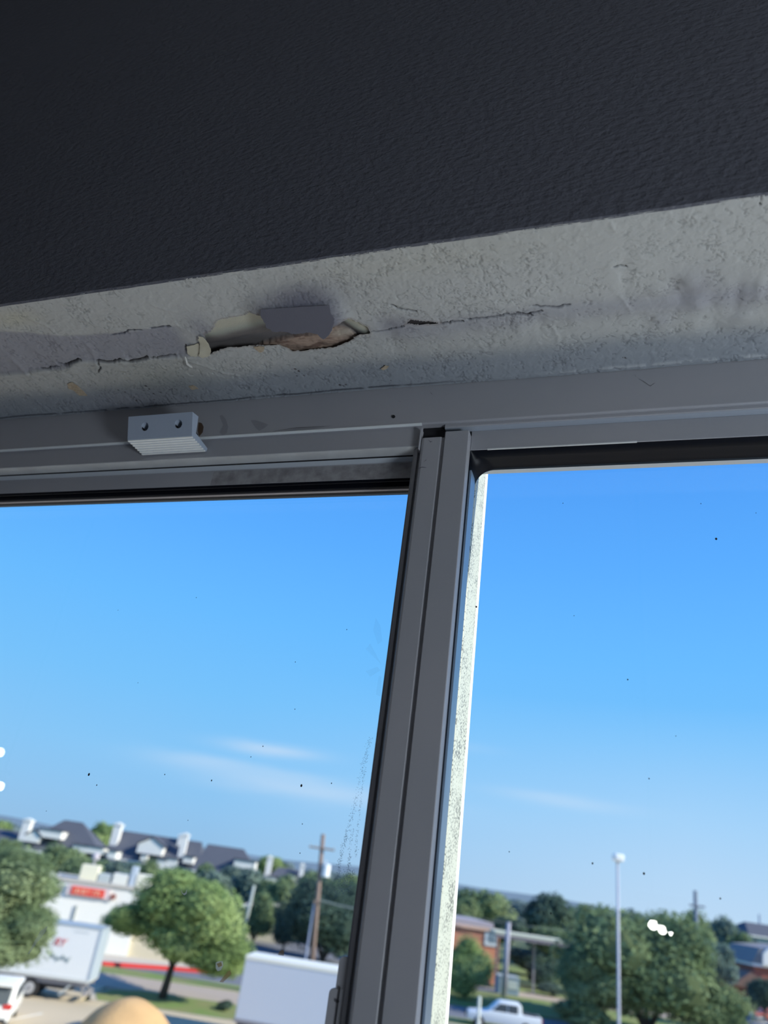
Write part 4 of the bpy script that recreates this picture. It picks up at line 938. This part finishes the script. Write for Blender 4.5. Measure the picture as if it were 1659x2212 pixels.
for a_, b_, c_, d_ in ((182, 203, 1828, 1852), (208, 242, 1832, 1846), (163, 178, 1838, 1850), (255, 268, 1840, 1856)): dormer(h, cx, a_, b_, c_, d_, 161, -hd-.4, False)
h, cx, hd, ze, zr = hip_house('long dark roofed apartment house with central white gable', 236, 452, 1790, 1822, 5.4, 176, 13, 0, 0, (.10, .92))
chimney(h, cx, 266, 1780, 1816, 21, 176, -3); chimney(h, cx, 396, 1803, 1815, 16, 176, -1); chimney(h, cx, 409, 1802, 1838, 17, 176, -3.6)
dormer(h, cx, 317, 362, 1812, 1847, 176, -hd+.6, True)
for a_, b_, c_, d_ in ((355, 370, 1858, 1876), (374, 394, 1856, 1876), (410, 428, 1852, 1866), (322, 332, 1848, 1860)): dormer(h, cx, a_, b_, c_, d_, 176, -hd-.4, False)
h, cx, hd, ze, zr = hip_house('apartment house with sloping dark roof left of the lone chimney', 432, 572, 1820, 1836, 5.0, 165, 12, 0, 0, (.08, .66))
dormer(h, cx, 514, 556, 1860, 1877, 165, -hd+.4, False)
h, cx, hd, ze, zr = hip_house('small dark roofed house among trees left of the utility pole', 580, 668, 1872, 1880, 2.4, 172, 10, 0, 0, (.2, .8))
chimney(h, cx, 587, 1850, 1882, 15, 172, -3); chimney(h, cx, 655, 1866, 1886, 12, 172, -2)
for a_, b_, c_, d_ in ((582, 597, 1894, 1914), (604, 618, 1896, 1918), (622, 638, 1892, 1908)): dormer(h, cx, a_, b_, c_, d_, 172, -hd-.4, False)
h, cx, hd, ze, zr = hip_house('far dark hipped roof at the right edge of the view', 1585, 1760, 1988, 2012, 2.6, 190, 14, 0, 0, (.15, .85), name='far_house')
# pale house fragments behind the slanted mast
h = empty('cream_house', S(*[A(560, 1955, 112)[0], 112, 0]), YAW); tag(h, 'low cream house with white eaves half hidden by trees near the slanted mast', 'house')
cx = A(560, 1955, 112)[0]
xa, zt = A(535, 1946, 112); xb, zb2 = A(606, 1975, 112)
MB().box(xa-cx, xb-cx, 0, 6, 0, zb2+.6).build('walls', mat('cream_wall', (.62, .58, .46), .9), h)
MB().prism([(xa-cx-.3, zb2+.6), (xb-cx+.3, zb2+.5), (xb-cx-.6, zt), (xa-cx+1.2, zt-.2)], -.4, 6.3, 'y').build('roof', mat('pale_tile_roof', (.68, .60, .48), .9), h)
MB().box(xa-cx-.5, xb-cx+.1, -.6, -.4, zb2+.2, zb2+.6).build('eave', wallm, h)
for i in range(5): MB().box(xa-cx+.5+i*1.0, xa-cx+.9+i*1.0, -.05, .02, zb2-.9, zb2-.1).build('window', paneb, h)

# ------------------------------------------------------------------ white store with red sign band
Ds = 77; sx0, zt = A(60, 1895, Ds); sx1, _ = A(300, 1935, Ds); ztop = A(220, 1915, Ds)[1]
st = empty('white_store', S(sx0, Ds, 0), YAW+math.radians(9)); tag(st, 'white flat-roofed store with red sign band and rooftop units', 'building'); wS = sx1-sx0
stw = mat('white_store_wall', (.88, .87, .80), .85)
MB().box(0, wS, 0, 10, -.05, ztop).build('walls', stw, st)
MB().box(-.15, wS+.15, -.15, 10.15, ztop, ztop+.18).build('parapet_cap', mat('tan_coping', (.52, .48, .40), .8), st)
tn = mat('tan_annex_wall', (.62, .56, .42), .9)
MB().box(wS, wS+7, .5, 8, -.05, 2.9).build('annex', tn, st, label='low tan annex on the right')
MB().box(wS-.1, wS+7.2, .1, 8.4, 2.9, 3.15).build('annex_roof', mat('white_annex_trim', (.8, .8, .8), .8), st)
MB().box(wS+.2, wS+.9, .02, .09, 2.6, 3.5).build('red_badge', red, st)
def lx(px): return A(px, 1920, Ds)[0]-sx0
b0, b1 = lx(152), lx(224)
MB().box(b0-.4, b1+.5, -.22, -.02, ztop-1.05, ztop-.22).build('sign_board', mat('pale_sign_board', (.75, .62, .60), .7), st)
sg = MB().box(b0, b1, -.30, -.20, ztop-.98, ztop-.30).build('sign_band', mat('red_sign_face', (.80, .07, .045), .6), st, label='red sign band with small pale lettering too blurred to read')
letm = mat('pale_sign_lettering', (.95, .50, .33), .6); rl = random.Random(2); xx = b0+.22; i = 0
while xx < b1-.35:
    w_ = rl.choice((.13, .17, .2)); i += 1
    if i != 7:
        MB().box(xx, xx+w_*.35, -.33, -.30, ztop-.86, ztop-.44).box(xx, xx+w_, -.33, -.30, ztop-.86+rl.choice((0, .17, .33)), ztop-.78+rl.choice((0, .17, .33))).build('sign_letter', letm, sg)
    xx += w_+.09
MB().tube((b1+.85, -.3, ztop-.75), (b1+.85, -.1, ztop-.75), .26, n=12).build('sign_emblem', mat('brown_sign_emblem', (.32, .12, .09), .7), st)
MB().box(lx(172)-.10, lx(172)+.10, -.12, .0, 1.2, 3.6).build('wall_lamp_conduit', mat('grey_conduit', (.35, .38, .36), .7), st)
for a_, b_, hh, cc, nm in ((148, 188, 1.15, (.80, .76, .58), 'roof_unit'), (190, 218, .55, (.45, .50, .50), 'roof_duct'), (224, 258, .75, (.72, .72, .66), 'roof_unit'), (262, 276, 1.55, (.45, .52, .60), 'roof_vent'), (278, 312, .95, (.78, .76, .64), 'roof_unit')):
    MB().box(lx(a_), lx(b_), 3.2, 5.2, ztop+.1, ztop+.35+hh).build(nm, mat(nm+'_paint', cc, .7), st, bevel=.06)
MB().ball(((lx(165)), 6, ztop+2.2), .4, 10, 6).tube((lx(165), 6, ztop+.1), (lx(165), 6, ztop+2.0), .1).build('roof_vent_ball', mat('pink_grey_vent', (.55, .50, .52), .7), st)

# ------------------------------------------------------------------ truck trailer at the left
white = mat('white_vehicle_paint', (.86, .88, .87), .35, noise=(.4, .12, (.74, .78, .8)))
tyre = mat('black_tyre', (.02, .02, .022), .85); steel = mat('bright_wheel_steel', (.62, .62, .62), .35, metal=.4); grey = mat('grey_chassis_steel', (.30, .29, .31), .6); dkm = mat('dark_underbody', (.03, .03, .035), .8)
def wheel(parent, x, y, r, w=.28, side=-1, name='wheel'):
    o = MB().tube((x, y, r), (x, y+w, r), r, n=22).build(name, tyre, parent, bevel=.03)
    s = y-.012 if side < 0 else y+w+.012
    MB().tube((x, s, r), (x, s+.02, r), r*.62, n=18).build('rim', steel, o); MB().tube((x, s-.03, r), (x, s+.01, r), r*.22, n=10).build('hub_cap', grey, o)
    return o
Dt = 55.4; tr = empty('box_trailer', S(-14.4, Dt, 0), YAW+math.radians(3)); tag(tr, 'long white truck trailer with red wording behind the left tree', 'truck trailer')
LT = 14.5
MB().box(-LT, 0, 0, 2.55, 1.28, 4.14).build('cargo_box', white, tr, bevel=.05)
MB().box(-LT, .02, -.02, 2.57, 4.10, 4.20).build('roof_rail', mat('grey_roof_rail', (.38, .44, .47), .5), tr)
MB().box(-LT, .02, -.04, 2.59, 1.16, 1.34).build('bottom_rail', mat('pale_bottom_rail', (.66, .68, .66), .5), tr)
MB().box(-.10, .02, -.03, 2.58, 1.25, 4.12).build('rear_frame', mat('blue_grey_rear_frame', (.42, .50, .58), .5), tr)
MB().box(-LT+1, -.1, .15, .30, .86, 1.16).box(-LT+1, -.1, 2.2, 2.35, .86, 1.16).build('chassis_rail', grey, tr)
MB().box(-6.5, -1.0, .4, 2.1, .62, .95).build('underbody', dkm, tr)
for x_ in (-3.55, -4.85):
    wheel(tr, x_, .05, .52, .5); wheel(tr, x_, 2.0, .52, .5, side=1)
MB().box(-.25, .0, .2, 2.3, .45, .60).tube((-.1, .5, .55), (-.9, .5, 1.1), .05).tube((-.1, 2.0, .55), (-.9, 2.0, 1.1), .05).build('rear_bumper', grey, tr)
MB().prism([(-1.7, .35), (-1.55, .35), (-1.0, .95), (-1.15, .95)], .02, .06, 'y').build('mud_flap', mat('pale_mud_flap', (.55, .58, .56), .7), tr)
MB().box(-LT+2.6, -LT+2.8, .3, .5, 0, 1.2).box(-LT+2.6, -LT+2.8, 2.0, 2.2, 0, 1.2).build('landing_gear', grey, tr)
def text(name, body, size, loc, parent, material, rot=(math.pi/2, 0, 0), shear=0., ext=.008, label=None):
    c_ = bpy.data.curves.new(name, 'FONT'); c_.body = body; c_.size = size; c_.extrude = ext; c_.shear = shear; c_.resolution_u = 3
    o = bpy.data.objects.new(name, c_); COL.objects.link(o); dg = bpy.context.evaluated_depsgraph_get(); me_ = bpy.data.meshes.new_from_object(o.evaluated_get(dg))
    bpy.data.objects.remove(o); me_.materials.clear(); me_.materials.append(material); o = link(bpy.data.objects.new(name, me_), parent); o.location = loc; o.rotation_euler = rot
    if label: o['label'] = label
    return o
tx_ = A(178, 2042, Dt)
text('red_lettering', 'RY', .62, (tx_[0]+14.0-1.45, -.03, 2.95), tr, red, shear=.35, label='end of a word in large red italic capitals')
text('red_lettering', 'TE', .55, (tx_[0]+14.0-3.1, -.03, 2.98), tr, red, shear=.35)
sc2 = MB(); pts = []
for k in range(60):
    t = k/59; pts.append((tx_[0]+14.0-1.35+1.25*t, -.02, 2.30+.11*math.sin(t*34)+.08*math.sin(t*13)))
sc2.path(pts, .022, 5).build('dark_script', mat('dark_script_paint', (.12, .2, .2), .7), tr, label='small dark illegible script')
sc2 = MB(); r5 = random.Random(5)
for k in range(9): sc2.box(-1.75+k*.11, -1.69+k*.11, -.012, -.005, 3.83, 3.89)
sc2.build('small_print', mat('pale_print', (.45, .5, .52), .7), tr)['kind'] = 'stuff'

# ------------------------------------------------------------------ white box truck in shade
bt = empty('box_truck', S(-4.45, 52.0, 0), YAW-math.radians(8.0)); tag(bt, 'white box truck with pale roof, shaded side towards the window, by the mullion', 'truck')
MB().box(0, 6.6, 0, 2.45, .95, 4.27).build('cargo_box', mat('shaded_white_truck_box', (.62, .66, .72), .6), bt, bevel=.05)  # white side made blue-grey: its shade is put into the paint
MB().box(-.02, 6.62, -.03, 2.48, 4.05, 4.30).build('roof', mat('sunlit_cream_roof', (.90, .88, .76), .5), bt, bevel=.04)  # sunlight on the roof put into the cream tint
MB().box(-.03, 6.62, -.035, .02, .85, 1.05).build('bottom_rail', grey, bt)
MB().box(.1, 8.6, .35, 2.1, .45, .92).build('chassis', dkm, bt)
cab = MB().prism([(6.75, .5), (9.1, .5), (9.15, 1.35), (8.75, 1.6), (8.25, 2.65), (6.75, 2.75)], .15, 2.3, 'y').build('cab', white, bt, bevel=.06)
MB().prism([(7.3, 1.65), (8.5, 1.65), (8.15, 2.5), (7.3, 2.5)], .12, .16, 'y').build('cab_window', paneb, cab)
for x_, s in ((1.5, 0), (8.1, 0)):
    wheel(bt, x_, .1, .42, .35); wheel(bt, x_, 2.0, .42, .35, side=1)

# ------------------------------------------------------------------ smaller vehicles
def vehicle(name, label, loc, rz, prof, cabin, wheels, width, paint, glassparts, extra=None, wr=.36):
    v_ = empty(name, loc, rz); tag(v_, label, 'car' if name != 'pickup_truck' else 'pickup truck')
    MB().prism(prof, 0, width, 'y').build('body', paint, v_, bevel=.07, seg=3, smooth=True)
    if cabin: MB().prism(cabin, .12, width-.12, 'y').build('cabin', paint, v_, bevel=.08, seg=3, smooth=True)
    for gp in glassparts:
        MB().prism(gp, .085, .13, 'y').build('side_window', paneb, v_); MB().prism(gp, width-.13, width-.085, 'y').build('side_window', paneb, v_)
    for x_ in wheels:
        wheel(v_, x_, -.02, wr, .24); wheel(v_, x_, width-.22, wr, .24, side=1)
        MB().tube((x_, -.01, wr+.02), (x_, .03, wr+.02), wr*1.22, n=20).tube((x_, width-.03, wr+.02), (x_, width+.01, wr+.02), wr*1.22, n=20).build('wheel_arch', dkm, v_)
    return v_
pk = vehicle('pickup_truck', 'white pickup truck on the road right of the mullion', S(12.5, 68.9, .0), YAW-.12,
             [(.02, .55), (.15, 1.0), (1.6, 1.18), (2.0, 1.28), (6.0, 1.28), (6.05, .55), (5.6, .45), (.3, .45)],
             [(1.7, 1.2), (2.55, 1.92), (2.8, 1.97), (4.2, 1.97), (4.4, 1.88), (4.45, 1.2)], (1.05, 4.75), 1.95, mat('shaded_white_pickup', (.78, .82, .84), .35), [[(2.05, 1.28), (2.65, 1.82), (3.25, 1.84), (3.25, 1.28)], [(3.33, 1.28), (3.33, 1.84), (4.1, 1.84), (4.12, 1.28)]])  # white paint greyed to stand for the pickup's shaded side
MB().box(4.55, 5.9, .15, 1.8, 1.26, 1.285).build('bed_floor', dkm, pk)
MB().box(-.04, .06, .2, 1.75, .62, .95).build('grille', dkm, pk); MB().box(6.0, 6.12, .05, 1.9, .5, .72).build('rear_bumper', steel, pk)
MB().box(6.02, 6.07, .0, .25, .8, 1.22).build('tail_light', red, pk); MB().box(-.02, .1, .05, .35, .75, .95).build('headlight', steel, pk)
# white bollard-like marker in front of the pickup bonnet
bx, bz = A(1036, 2156, 67.5)
mk = MB().tube((0, 0, 0), (0, 0, bz), .13, n=10).ball((0, 0, bz), .13, 10, 6).build('white_marker_post', mat('white_post_paint', (.75, .8, .74), .6), None, loc=S(bx, 67.5)); tag(mk, 'short white marker post in front of the pickup bonnet', 'post')
# SUV seen from behind at the lower left
gx, gz = A(-76, 2205, 45.5)
sv = empty('white_suv', S(gx, 45.5, 0), math.radians(34)); tag(sv, 'white SUV seen from behind at the lower left corner', 'car')
suvp = mat('white_suv_paint', (.90, .91, .88), .3)
wv = 2.0; sB = MB()
# width along x, length along y (away)
sec_ = [(0, .35), (0, 1.05), (.05, 1.15), (.35, 1.95), (.7, 2.06), (3.0, 2.04), (3.7, 1.3), (4.9, 1.1), (5.0, .35)]
MB().prism(sec_, 0, wv, 'x').build('body', suvp, sv, bevel=.12, seg=3, smooth=True)
MB().prism([(-.01, 1.16), (.02, 1.14), (.34, 1.88), (.29, 1.92)], .18, wv-.22, 'x').build('rear_window', mat('rear_glass', (.12, .14, .16), .12, spec=.8), sv)
MB().prism([(.0, 1.93), (.0, 2.0), (.40, 2.10), (.40, 2.02)], .12, wv-.12, 'x').build('rear_spoiler', suvp, sv, bevel=.02)
MB().prism([(-.03, .98), (-.03, 1.16), (.10, 1.22), (.10, .98)], wv-.42, wv+.015, 'x').build('tail_light', red, sv); MB().prism([(-.03, .98), (-.03, 1.16), (.10, 1.22), (.10, .98)], -.015, .42, 'x').build('tail_light', red, sv)
MB().box(.6, 1.4, -.06, .02, .62, .82).build('number_plate', mat('plate_grey', (.6, .62, .64), .6), sv)
MB().prism([(.55, 1.25), (.7, 1.85), (1.5, 1.9), (1.5, 1.25)], wv-.01, wv+.02, 'x').build('side_window', paneb, sv); MB().prism([(1.6, 1.25), (1.6, 1.9), (2.8, 1.9), (3.3, 1.3)], wv-.01, wv+.02, 'x').build('side_window', paneb, sv)
MB().box(.08, wv-.08, -.08, .1, .38, .55).build('bumper', dkm, sv)
for x_ in (.0, wv-.25):
    for y_ in (.95, 4.0):
        w__ = MB().tube((x_, y_, .36), (x_+.25, y_, .36), .36, n=20).build('wheel', tyre, sv, bevel=.03); MB().tube((x_-.01, y_, .36), (x_+.26, y_, .36), .21, n=14).build('rim', steel, w__)
# cars at the lower right
cprof = [(.0, .45), (.05, .78), (1.1, .95), (3.9, .98), (4.6, .85), (4.65, .4), (.1, .35)]; ccab = [(1.1, .9), (1.75, 1.38), (3.1, 1.42), (3.95, .94)]
cg = [[(1.45, .98), (1.85, 1.32), (2.35, 1.34), (2.35, .98)], [(2.42, .98), (2.42, 1.34), (3.05, 1.34), (3.55, 1.0)]]
xq, zq = A(1640, 2208, 92); vehicle('parked_car', 'dark blue car at the lower right corner', S(xq-2.0, 92, 0), YAW+.25, cprof, ccab, (.9, 3.7), 1.8, mat('dark_blue_car_paint', (.05, .08, .14), .25), cg, wr=.33)
xq, zq = A(1604, 2196, 98); vehicle('parked_car', 'silver-blue car with bright bonnet left of the dark blue car', S(xq-2.6, 98, 0), YAW-.5, cprof, ccab, (.9, 3.7), 1.8, mat('silver_blue_car_paint', (.42, .50, .60), .22, metal=.3), cg, wr=.33)
xq, zq = A(1652, 2188, 103); vehicle('parked_car', 'coral red car behind the dark blue car at the right edge', S(xq-1.2, 103, 0), YAW+.1, cprof, ccab, (.9, 3.7), 1.8, mat('coral_car_paint', (.60, .16, .10), .3), cg, wr=.33)
xq, zq = A(1572, 2190, 104); vehicle('parked_car', 'small pinkish red car at the foot of the olive shrub', S(xq-2.2, 104, 0), YAW+.1, cprof, ccab, (.9, 3.7), 1.8, mat('pink_red_car_paint', (.62, .20, .18), .3), cg, wr=.33)

# ------------------------------------------------------------------ poles and wires
def wpole(name, label, x0, y0, x1, y1, D, rad, material, cat='utility pole'):
    X0_, z0_ = A(x0, y0, D); X1_, z1_ = A(x1, y1, D); t = z0_/(z0_-z1_); Xb = X0_+(X1_-X0_)*t
    e_ = empty(name, S(Xb, D, 0), YAW); tag(e_, label, cat); dx = X0_-Xb
    MB().tube((0, 0, -.1), (dx, 0, z0_), rad*1.15, rad*.85, 14).build('pole', material, e_, smooth=True); return e_, dx, z0_
wood = mat('weathered_brown_pole', (.27, .195, .16), .9, noise=(3, .5, (.20, .15, .12)), bump=(20, .3, .01, (1, 1, .1)))
pu, dx, zt = wpole('utility_pole', 'leaning wooden utility pole with white transformer and crossarm', 698, 1802, 675, 2071, 68, .20, wood)
def onp(z): return dx*z/zt
zc = A(695, 1833, 68)[1]; MB().box(onp(zc)-1.1, onp(zc)+1.1, -.28, -.16, zc-.07, zc+.07).build('crossarm', wood, pu)
for k in (-1.0, -.5, .5, 1.0): MB().tube((onp(zc)+k, -.22, zc+.05), (onp(zc)+k, -.22, zc+.22), .04, n=8).build('insulator', mat('grey_insulator', (.5, .5, .52), .4), pu)
zA = A(704, 1867, 68)[1]; zB_ = A(704, 1895, 68)[1]
tf_ = MB().tube((onp(zA)+.55, -.25, zB_), (onp(zA)+.55, -.25, zA), .34, n=16).build('transformer', mat('pale_transformer', (.88, .92, .95), .5), pu, smooth=False, bevel=.05); MB().tube((onp(zA)+.45, -.25, zA), (onp(zA)+.45, -.25, zA+.28), .05, n=8).build('bushing', mat('white_bushing', (.8, .8, .8), .4), tf_)
MB().box(onp(zA)-.1, onp(zA)+.4, -.3, -.2, zA-.3, zA-.2).build('bracket', grey, pu)
zs2 = A(690, 1950, 68)[1]; MB().tube((onp(zs2)-.27, -.05, 0), (onp(zs2)-.24, -.05, zs2), .085, n=10).build('riser_conduit', mat('blue_grey_conduit', (.36, .42, .58), .6), pu)
MB().box(onp(zs2)-.3, onp(zs2)+.25, -.27, -.15, zs2-.1, zs2+.15).build('collar', wood, pu)
lpole, dx2, zt2 = wpole('light_pole', 'tall slim grey light pole with bright white lamp head', 1334, 1862, 1337, 2212, 35, .062, mat('pale_grey_pole_paint', (.50, .52, .60), .5), 'street lamp')
xa = A(1334, 1848, 35); hb = MB().box(dx2-.22, dx2+.22, -.30, .16, zt2+.02, zt2+.33).build('lamp_head', mat('white_lamp_head', (.95, .97, .93), .4), lpole, bevel=.09, seg=3)
MB().tube((dx2, 0, zt2-.05), (dx2, 0, zt2+.06), .06, n=10).build('neck', grey, lpole)
MB().tube((0, 0, 0), (0, 0, .6), .28, n=16).build('concrete_base', g_kerb, lpole)
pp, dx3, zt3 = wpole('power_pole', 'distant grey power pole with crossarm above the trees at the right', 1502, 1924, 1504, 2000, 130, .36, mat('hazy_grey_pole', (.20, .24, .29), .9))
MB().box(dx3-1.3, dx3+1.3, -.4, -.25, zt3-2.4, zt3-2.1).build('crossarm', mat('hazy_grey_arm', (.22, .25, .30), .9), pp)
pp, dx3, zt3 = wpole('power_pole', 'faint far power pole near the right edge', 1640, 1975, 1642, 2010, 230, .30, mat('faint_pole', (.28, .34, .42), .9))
pp, dx3, zt3 = wpole('grey_mast', 'slanted pale grey mast right of the island tree', 549, 1913, 539, 1957, 105, .22, mat('pale_grey_mast', (.42, .47, .44), .8), 'pole')
pp, dx3, zt3 = wpole('grey_mast', 'thick grey post in front of the flat canopy', 1099, 1992, 1095, 2050, 90, .27, mat('lilac_grey_post', (.40, .40, .47), .8), 'pole')
wire = mat('grey_wire', (.22, .26, .24), .7)
def cable(name, label, p, q, D0, D1, sag, r, n=14):
    xa, za = A(*p, D0); xb, zb3 = A(*q, D1); pts = []
    for k in range(n+1):
        t = k/n; pts.append((xa+(xb-xa)*t, D0+(D1-D0)*t, za+(zb3-za)*t-sag*4*t*(1-t)))
    o = MB().path(pts, r, 5).build(name, wire, None, rz=YAW); tag(o, label, 'cable'); return o
cable('power_line', 'upper thin power line crossing the trees above the brick building', (960, 1968), (1420, 2022), 99.6, 101, .6, .028)
cable('power_line', 'lower thin power line just over the flat canopy', (960, 1982), (1420, 2050), 99.6, 101, .6, .028)
cable('service_cable', 'grey cable bundle running right from the wooden utility pole', (692, 1945), (900, 1975), 68, 66, .25, .075)
# ------------------------------------------------------------------ brick building with flat canopy
Db = 100; bx0, zt = A(930, 1990, Db); bx1, _ = A(1082, 2030, Db); zt = A(1060, 2013, Db)[1]
bb = empty('brick_building', S(bx0, Db, 0), YAW+math.radians(5)); tag(bb, 'orange brick building with pale roof band right of the mullion', 'building'); wb = bx1-bx0
brick = mat('orange_brick_wall', (.64, .27, .17), .9, noise=(1.2, .4, (.36, .15, .10)), bump=(8, .4, .01, (1, 1, 3)))
MB().box(0, wb, 0, 14, -.05, zt).build('walls', brick, bb); MB().box(-.3, wb+.3, -.3, 14.3, zt, zt+.30).build('roof_band', mat('peach_fascia', (.62, .42, .32), .8), bb)
MB().box(-.3, wb-.5, 1, 12, zt+.3, zt+.9).build('roof', mat('lilac_grey_roof', (.36, .34, .38), .9), bb)
xw = A(1066, 2026, Db)[0]-bx0; zw = A(1066, 2026, Db)[1]
f_ = MB().box(xw-.95, xw+.75, -.12, 0, zw-.95, zw+.75).build('window', mat('pale_window_frame', (.62, .68, .74), .6), bb); MB().box(xw-.55, xw+.4, -.14, -.11, zw-.6, zw+.4).build('pane', mat('blue_grey_pane', (.22, .30, .36), .3), f_)
cv_ = empty('flat_canopy', S(A(1070, 2018, 94)[0], 94, 0), YAW-math.radians(3)); tag(cv_, 'long thin flat canopy roof reaching right from the brick building', 'canopy')
wc = A(1253, 2038, 94)[0]-A(1070, 2018, 94)[0]; zc = A(1160, 2028, 94)[1]
MB().box(0, wc, 0, 4.5, zc-.12, zc+.18).build('roof_slab', mat('cream_canopy_top', (.66, .66, .50), .8), cv_); MB().box(0, wc, -.06, 0, zc-.42, zc-.08).build('fascia', mat('mauve_fascia', (.26, .22, .24), .8), cv_)
for k in (.6, wc*.5, wc-.5): MB().box(k-.1, k+.1, 2, 2.2, 0, zc-.1).build('post', grey, cv_)
# grey-blue utility cabinet, boulders
ux0, uz = A(1078, 2108, 92); ux1, _ = A(1121, 2150, 92); uz = A(1100, 2112, 92)[1]
uc = empty('utility_cabinet', S(ux0, 92, 0), YAW); tag(uc, 'blue-grey utility cabinet between bright tree and sidewalk', 'cabinet')
MB().box(0, ux1-ux0, 0, 2, 0, uz).build('body', mat('blue_grey_cabinet', (.26, .35, .42), .7), uc, bevel=.05); MB().box(-.05, ux1-ux0+.05, -.05, 2.05, uz, uz+.12).build('lid', mat('pale_lid', (.42, .48, .52), .7), uc)
MB().box((ux1-ux0)*.45, (ux1-ux0)*.9, -.05, 0, uz*.4, uz*.85).build('door_panel', mat('pale_cabinet_door', (.52, .58, .55), .7), uc)
# red brick house lower right
Dr = 118; rx0, _ = A(1556, 2120, Dr); rx1, _ = A(1760, 2120, Dr)
rb_ = empty('red_brick_house', S(rx0, Dr, 0), YAW-math.radians(3)); tag(rb_, 'red brick house with grey gable at the right edge', 'house'); wr_ = rx1-rx0
def bz(x, y): q = A(x, y, Dr); return q[0]-rx0, q[1]
redb = mat('red_brick_house_wall', (.34, .12, .085), .9, noise=(1, .4, (.26, .09, .07)))
x1_, z1_ = bz(1627, 2086); MB().box(x1_, wr_, 0, 9, -.05, z1_).build('walls', redb, rb_)
x2_, z2_ = bz(1566, 2122); MB().box(x2_, x1_+.5, -3, 4, -.05, z2_).build('entrance_wall', redb, rb_)
MB().prism([(x2_-.6, z2_), (x1_+1.5, z2_-.2), (x1_+1.2, z2_+.3), ((x2_+x1_)/2, z2_+1.9)], -3.5, 4, 'y').build('entrance_roof', mat('brown_tile_roof', (.24, .14, .11), .9), rb_)
xa_, za_ = bz(1568, 2142); MB().box(xa_+.3, xa_+3.0, -3.05, -2.9, .3, za_).build('entrance_opening', dkm, rb_)
MB().box(x1_-.6, x1_-.05, -3.3, -3.0, 0, z2_-.3).build('pillar', mat('pale_pillar', (.36, .34, .38), .8), rb_)
MB().box(x1_-.3, wr_+.5, -.4, 9.4, z1_, z1_+.35).build('eave', wallm, rb_)
MB().prism([(x1_-.4, z1_+.35), (wr_+.5, z1_+.35), (wr_*.8, z1_+3.0), (x1_+1.0, z1_+2.4)], -.3, 9.3, 'y').build('roof', mat('grey_shingle_roof', (.25, .24, .25), .9), rb_)
xd, zd_ = bz(1652, 2066); MB().prism([(xd-.9, z1_+.3), (xd+1.4, z1_+.3), (xd+1.2, zd_+.4), (xd+.2, zd_+1.2), (xd-.7, zd_+.4)], -.8, 2, 'y').build('gable', wallm, rb_)
# sand heap
gs = A(285, 2156, 49); sx_c = gs[0]; zpk = gs[1]
n1, n2 = 60, 34; vs = []; fs = []
xl_ = A(160, 2225, 47)[0]; xr_ = A(352, 2225, 47)[0]; hw = (xr_-xl_)/2+.4; xc_ = (xl_+xr_)/2
pk_x = (sx_c-xc_)
for i in range(n1+1):
    for j in range(n2+1):
        u_ = -1+2*i/n1; v_ = -1+2*j/n2; x_ = u_*hw*1.25; y_ = v_*3.0
        # asymmetric dome: peak right of the middle
        ux = (x_-pk_x)/(hw+pk_x if x_ < pk_x else hw*1.02-pk_x); r_ = math.hypot(ux, v_*.9)
        zz = zpk*1.02*max(0, (1-r_**1.9))**.85 if r_ < 1 else 0
        zz += .04*math.sin(x_*2.1+y_*1.3)*math.sin(y_*2.7+1)*(zz > .05)
        vs.append((x_, y_, zz-.02))
for i in range(n1):
    for j in range(n2): a_ = i*(n2+1)+j; fs.append((a_, a_+n2+1, a_+n2+2, a_+1))
sd_ = MB().add(vs, fs).build('sand_heap', mat('golden_sand', (.66, .42, .19), .95, noise=(.8, .5, (.50, .31, .14)), bump=[(5, .5, .06, (1, 1, 1)), (30, .5, .02, (1, 1, 1))]), None, smooth=True, loc=S(xc_, 49, 0), rz=YAW)
tag(sd_, 'golden heap of sand on the parking lot', 'sand heap')
# shaded bark mulch round the island tree and low shrub
px_tree('low_shrub', 'small dark green shrub on the grass island left of the box truck', 462, 512, 2160, 2192, 60, 'dark', 5, trunk=False, cat='shrub')
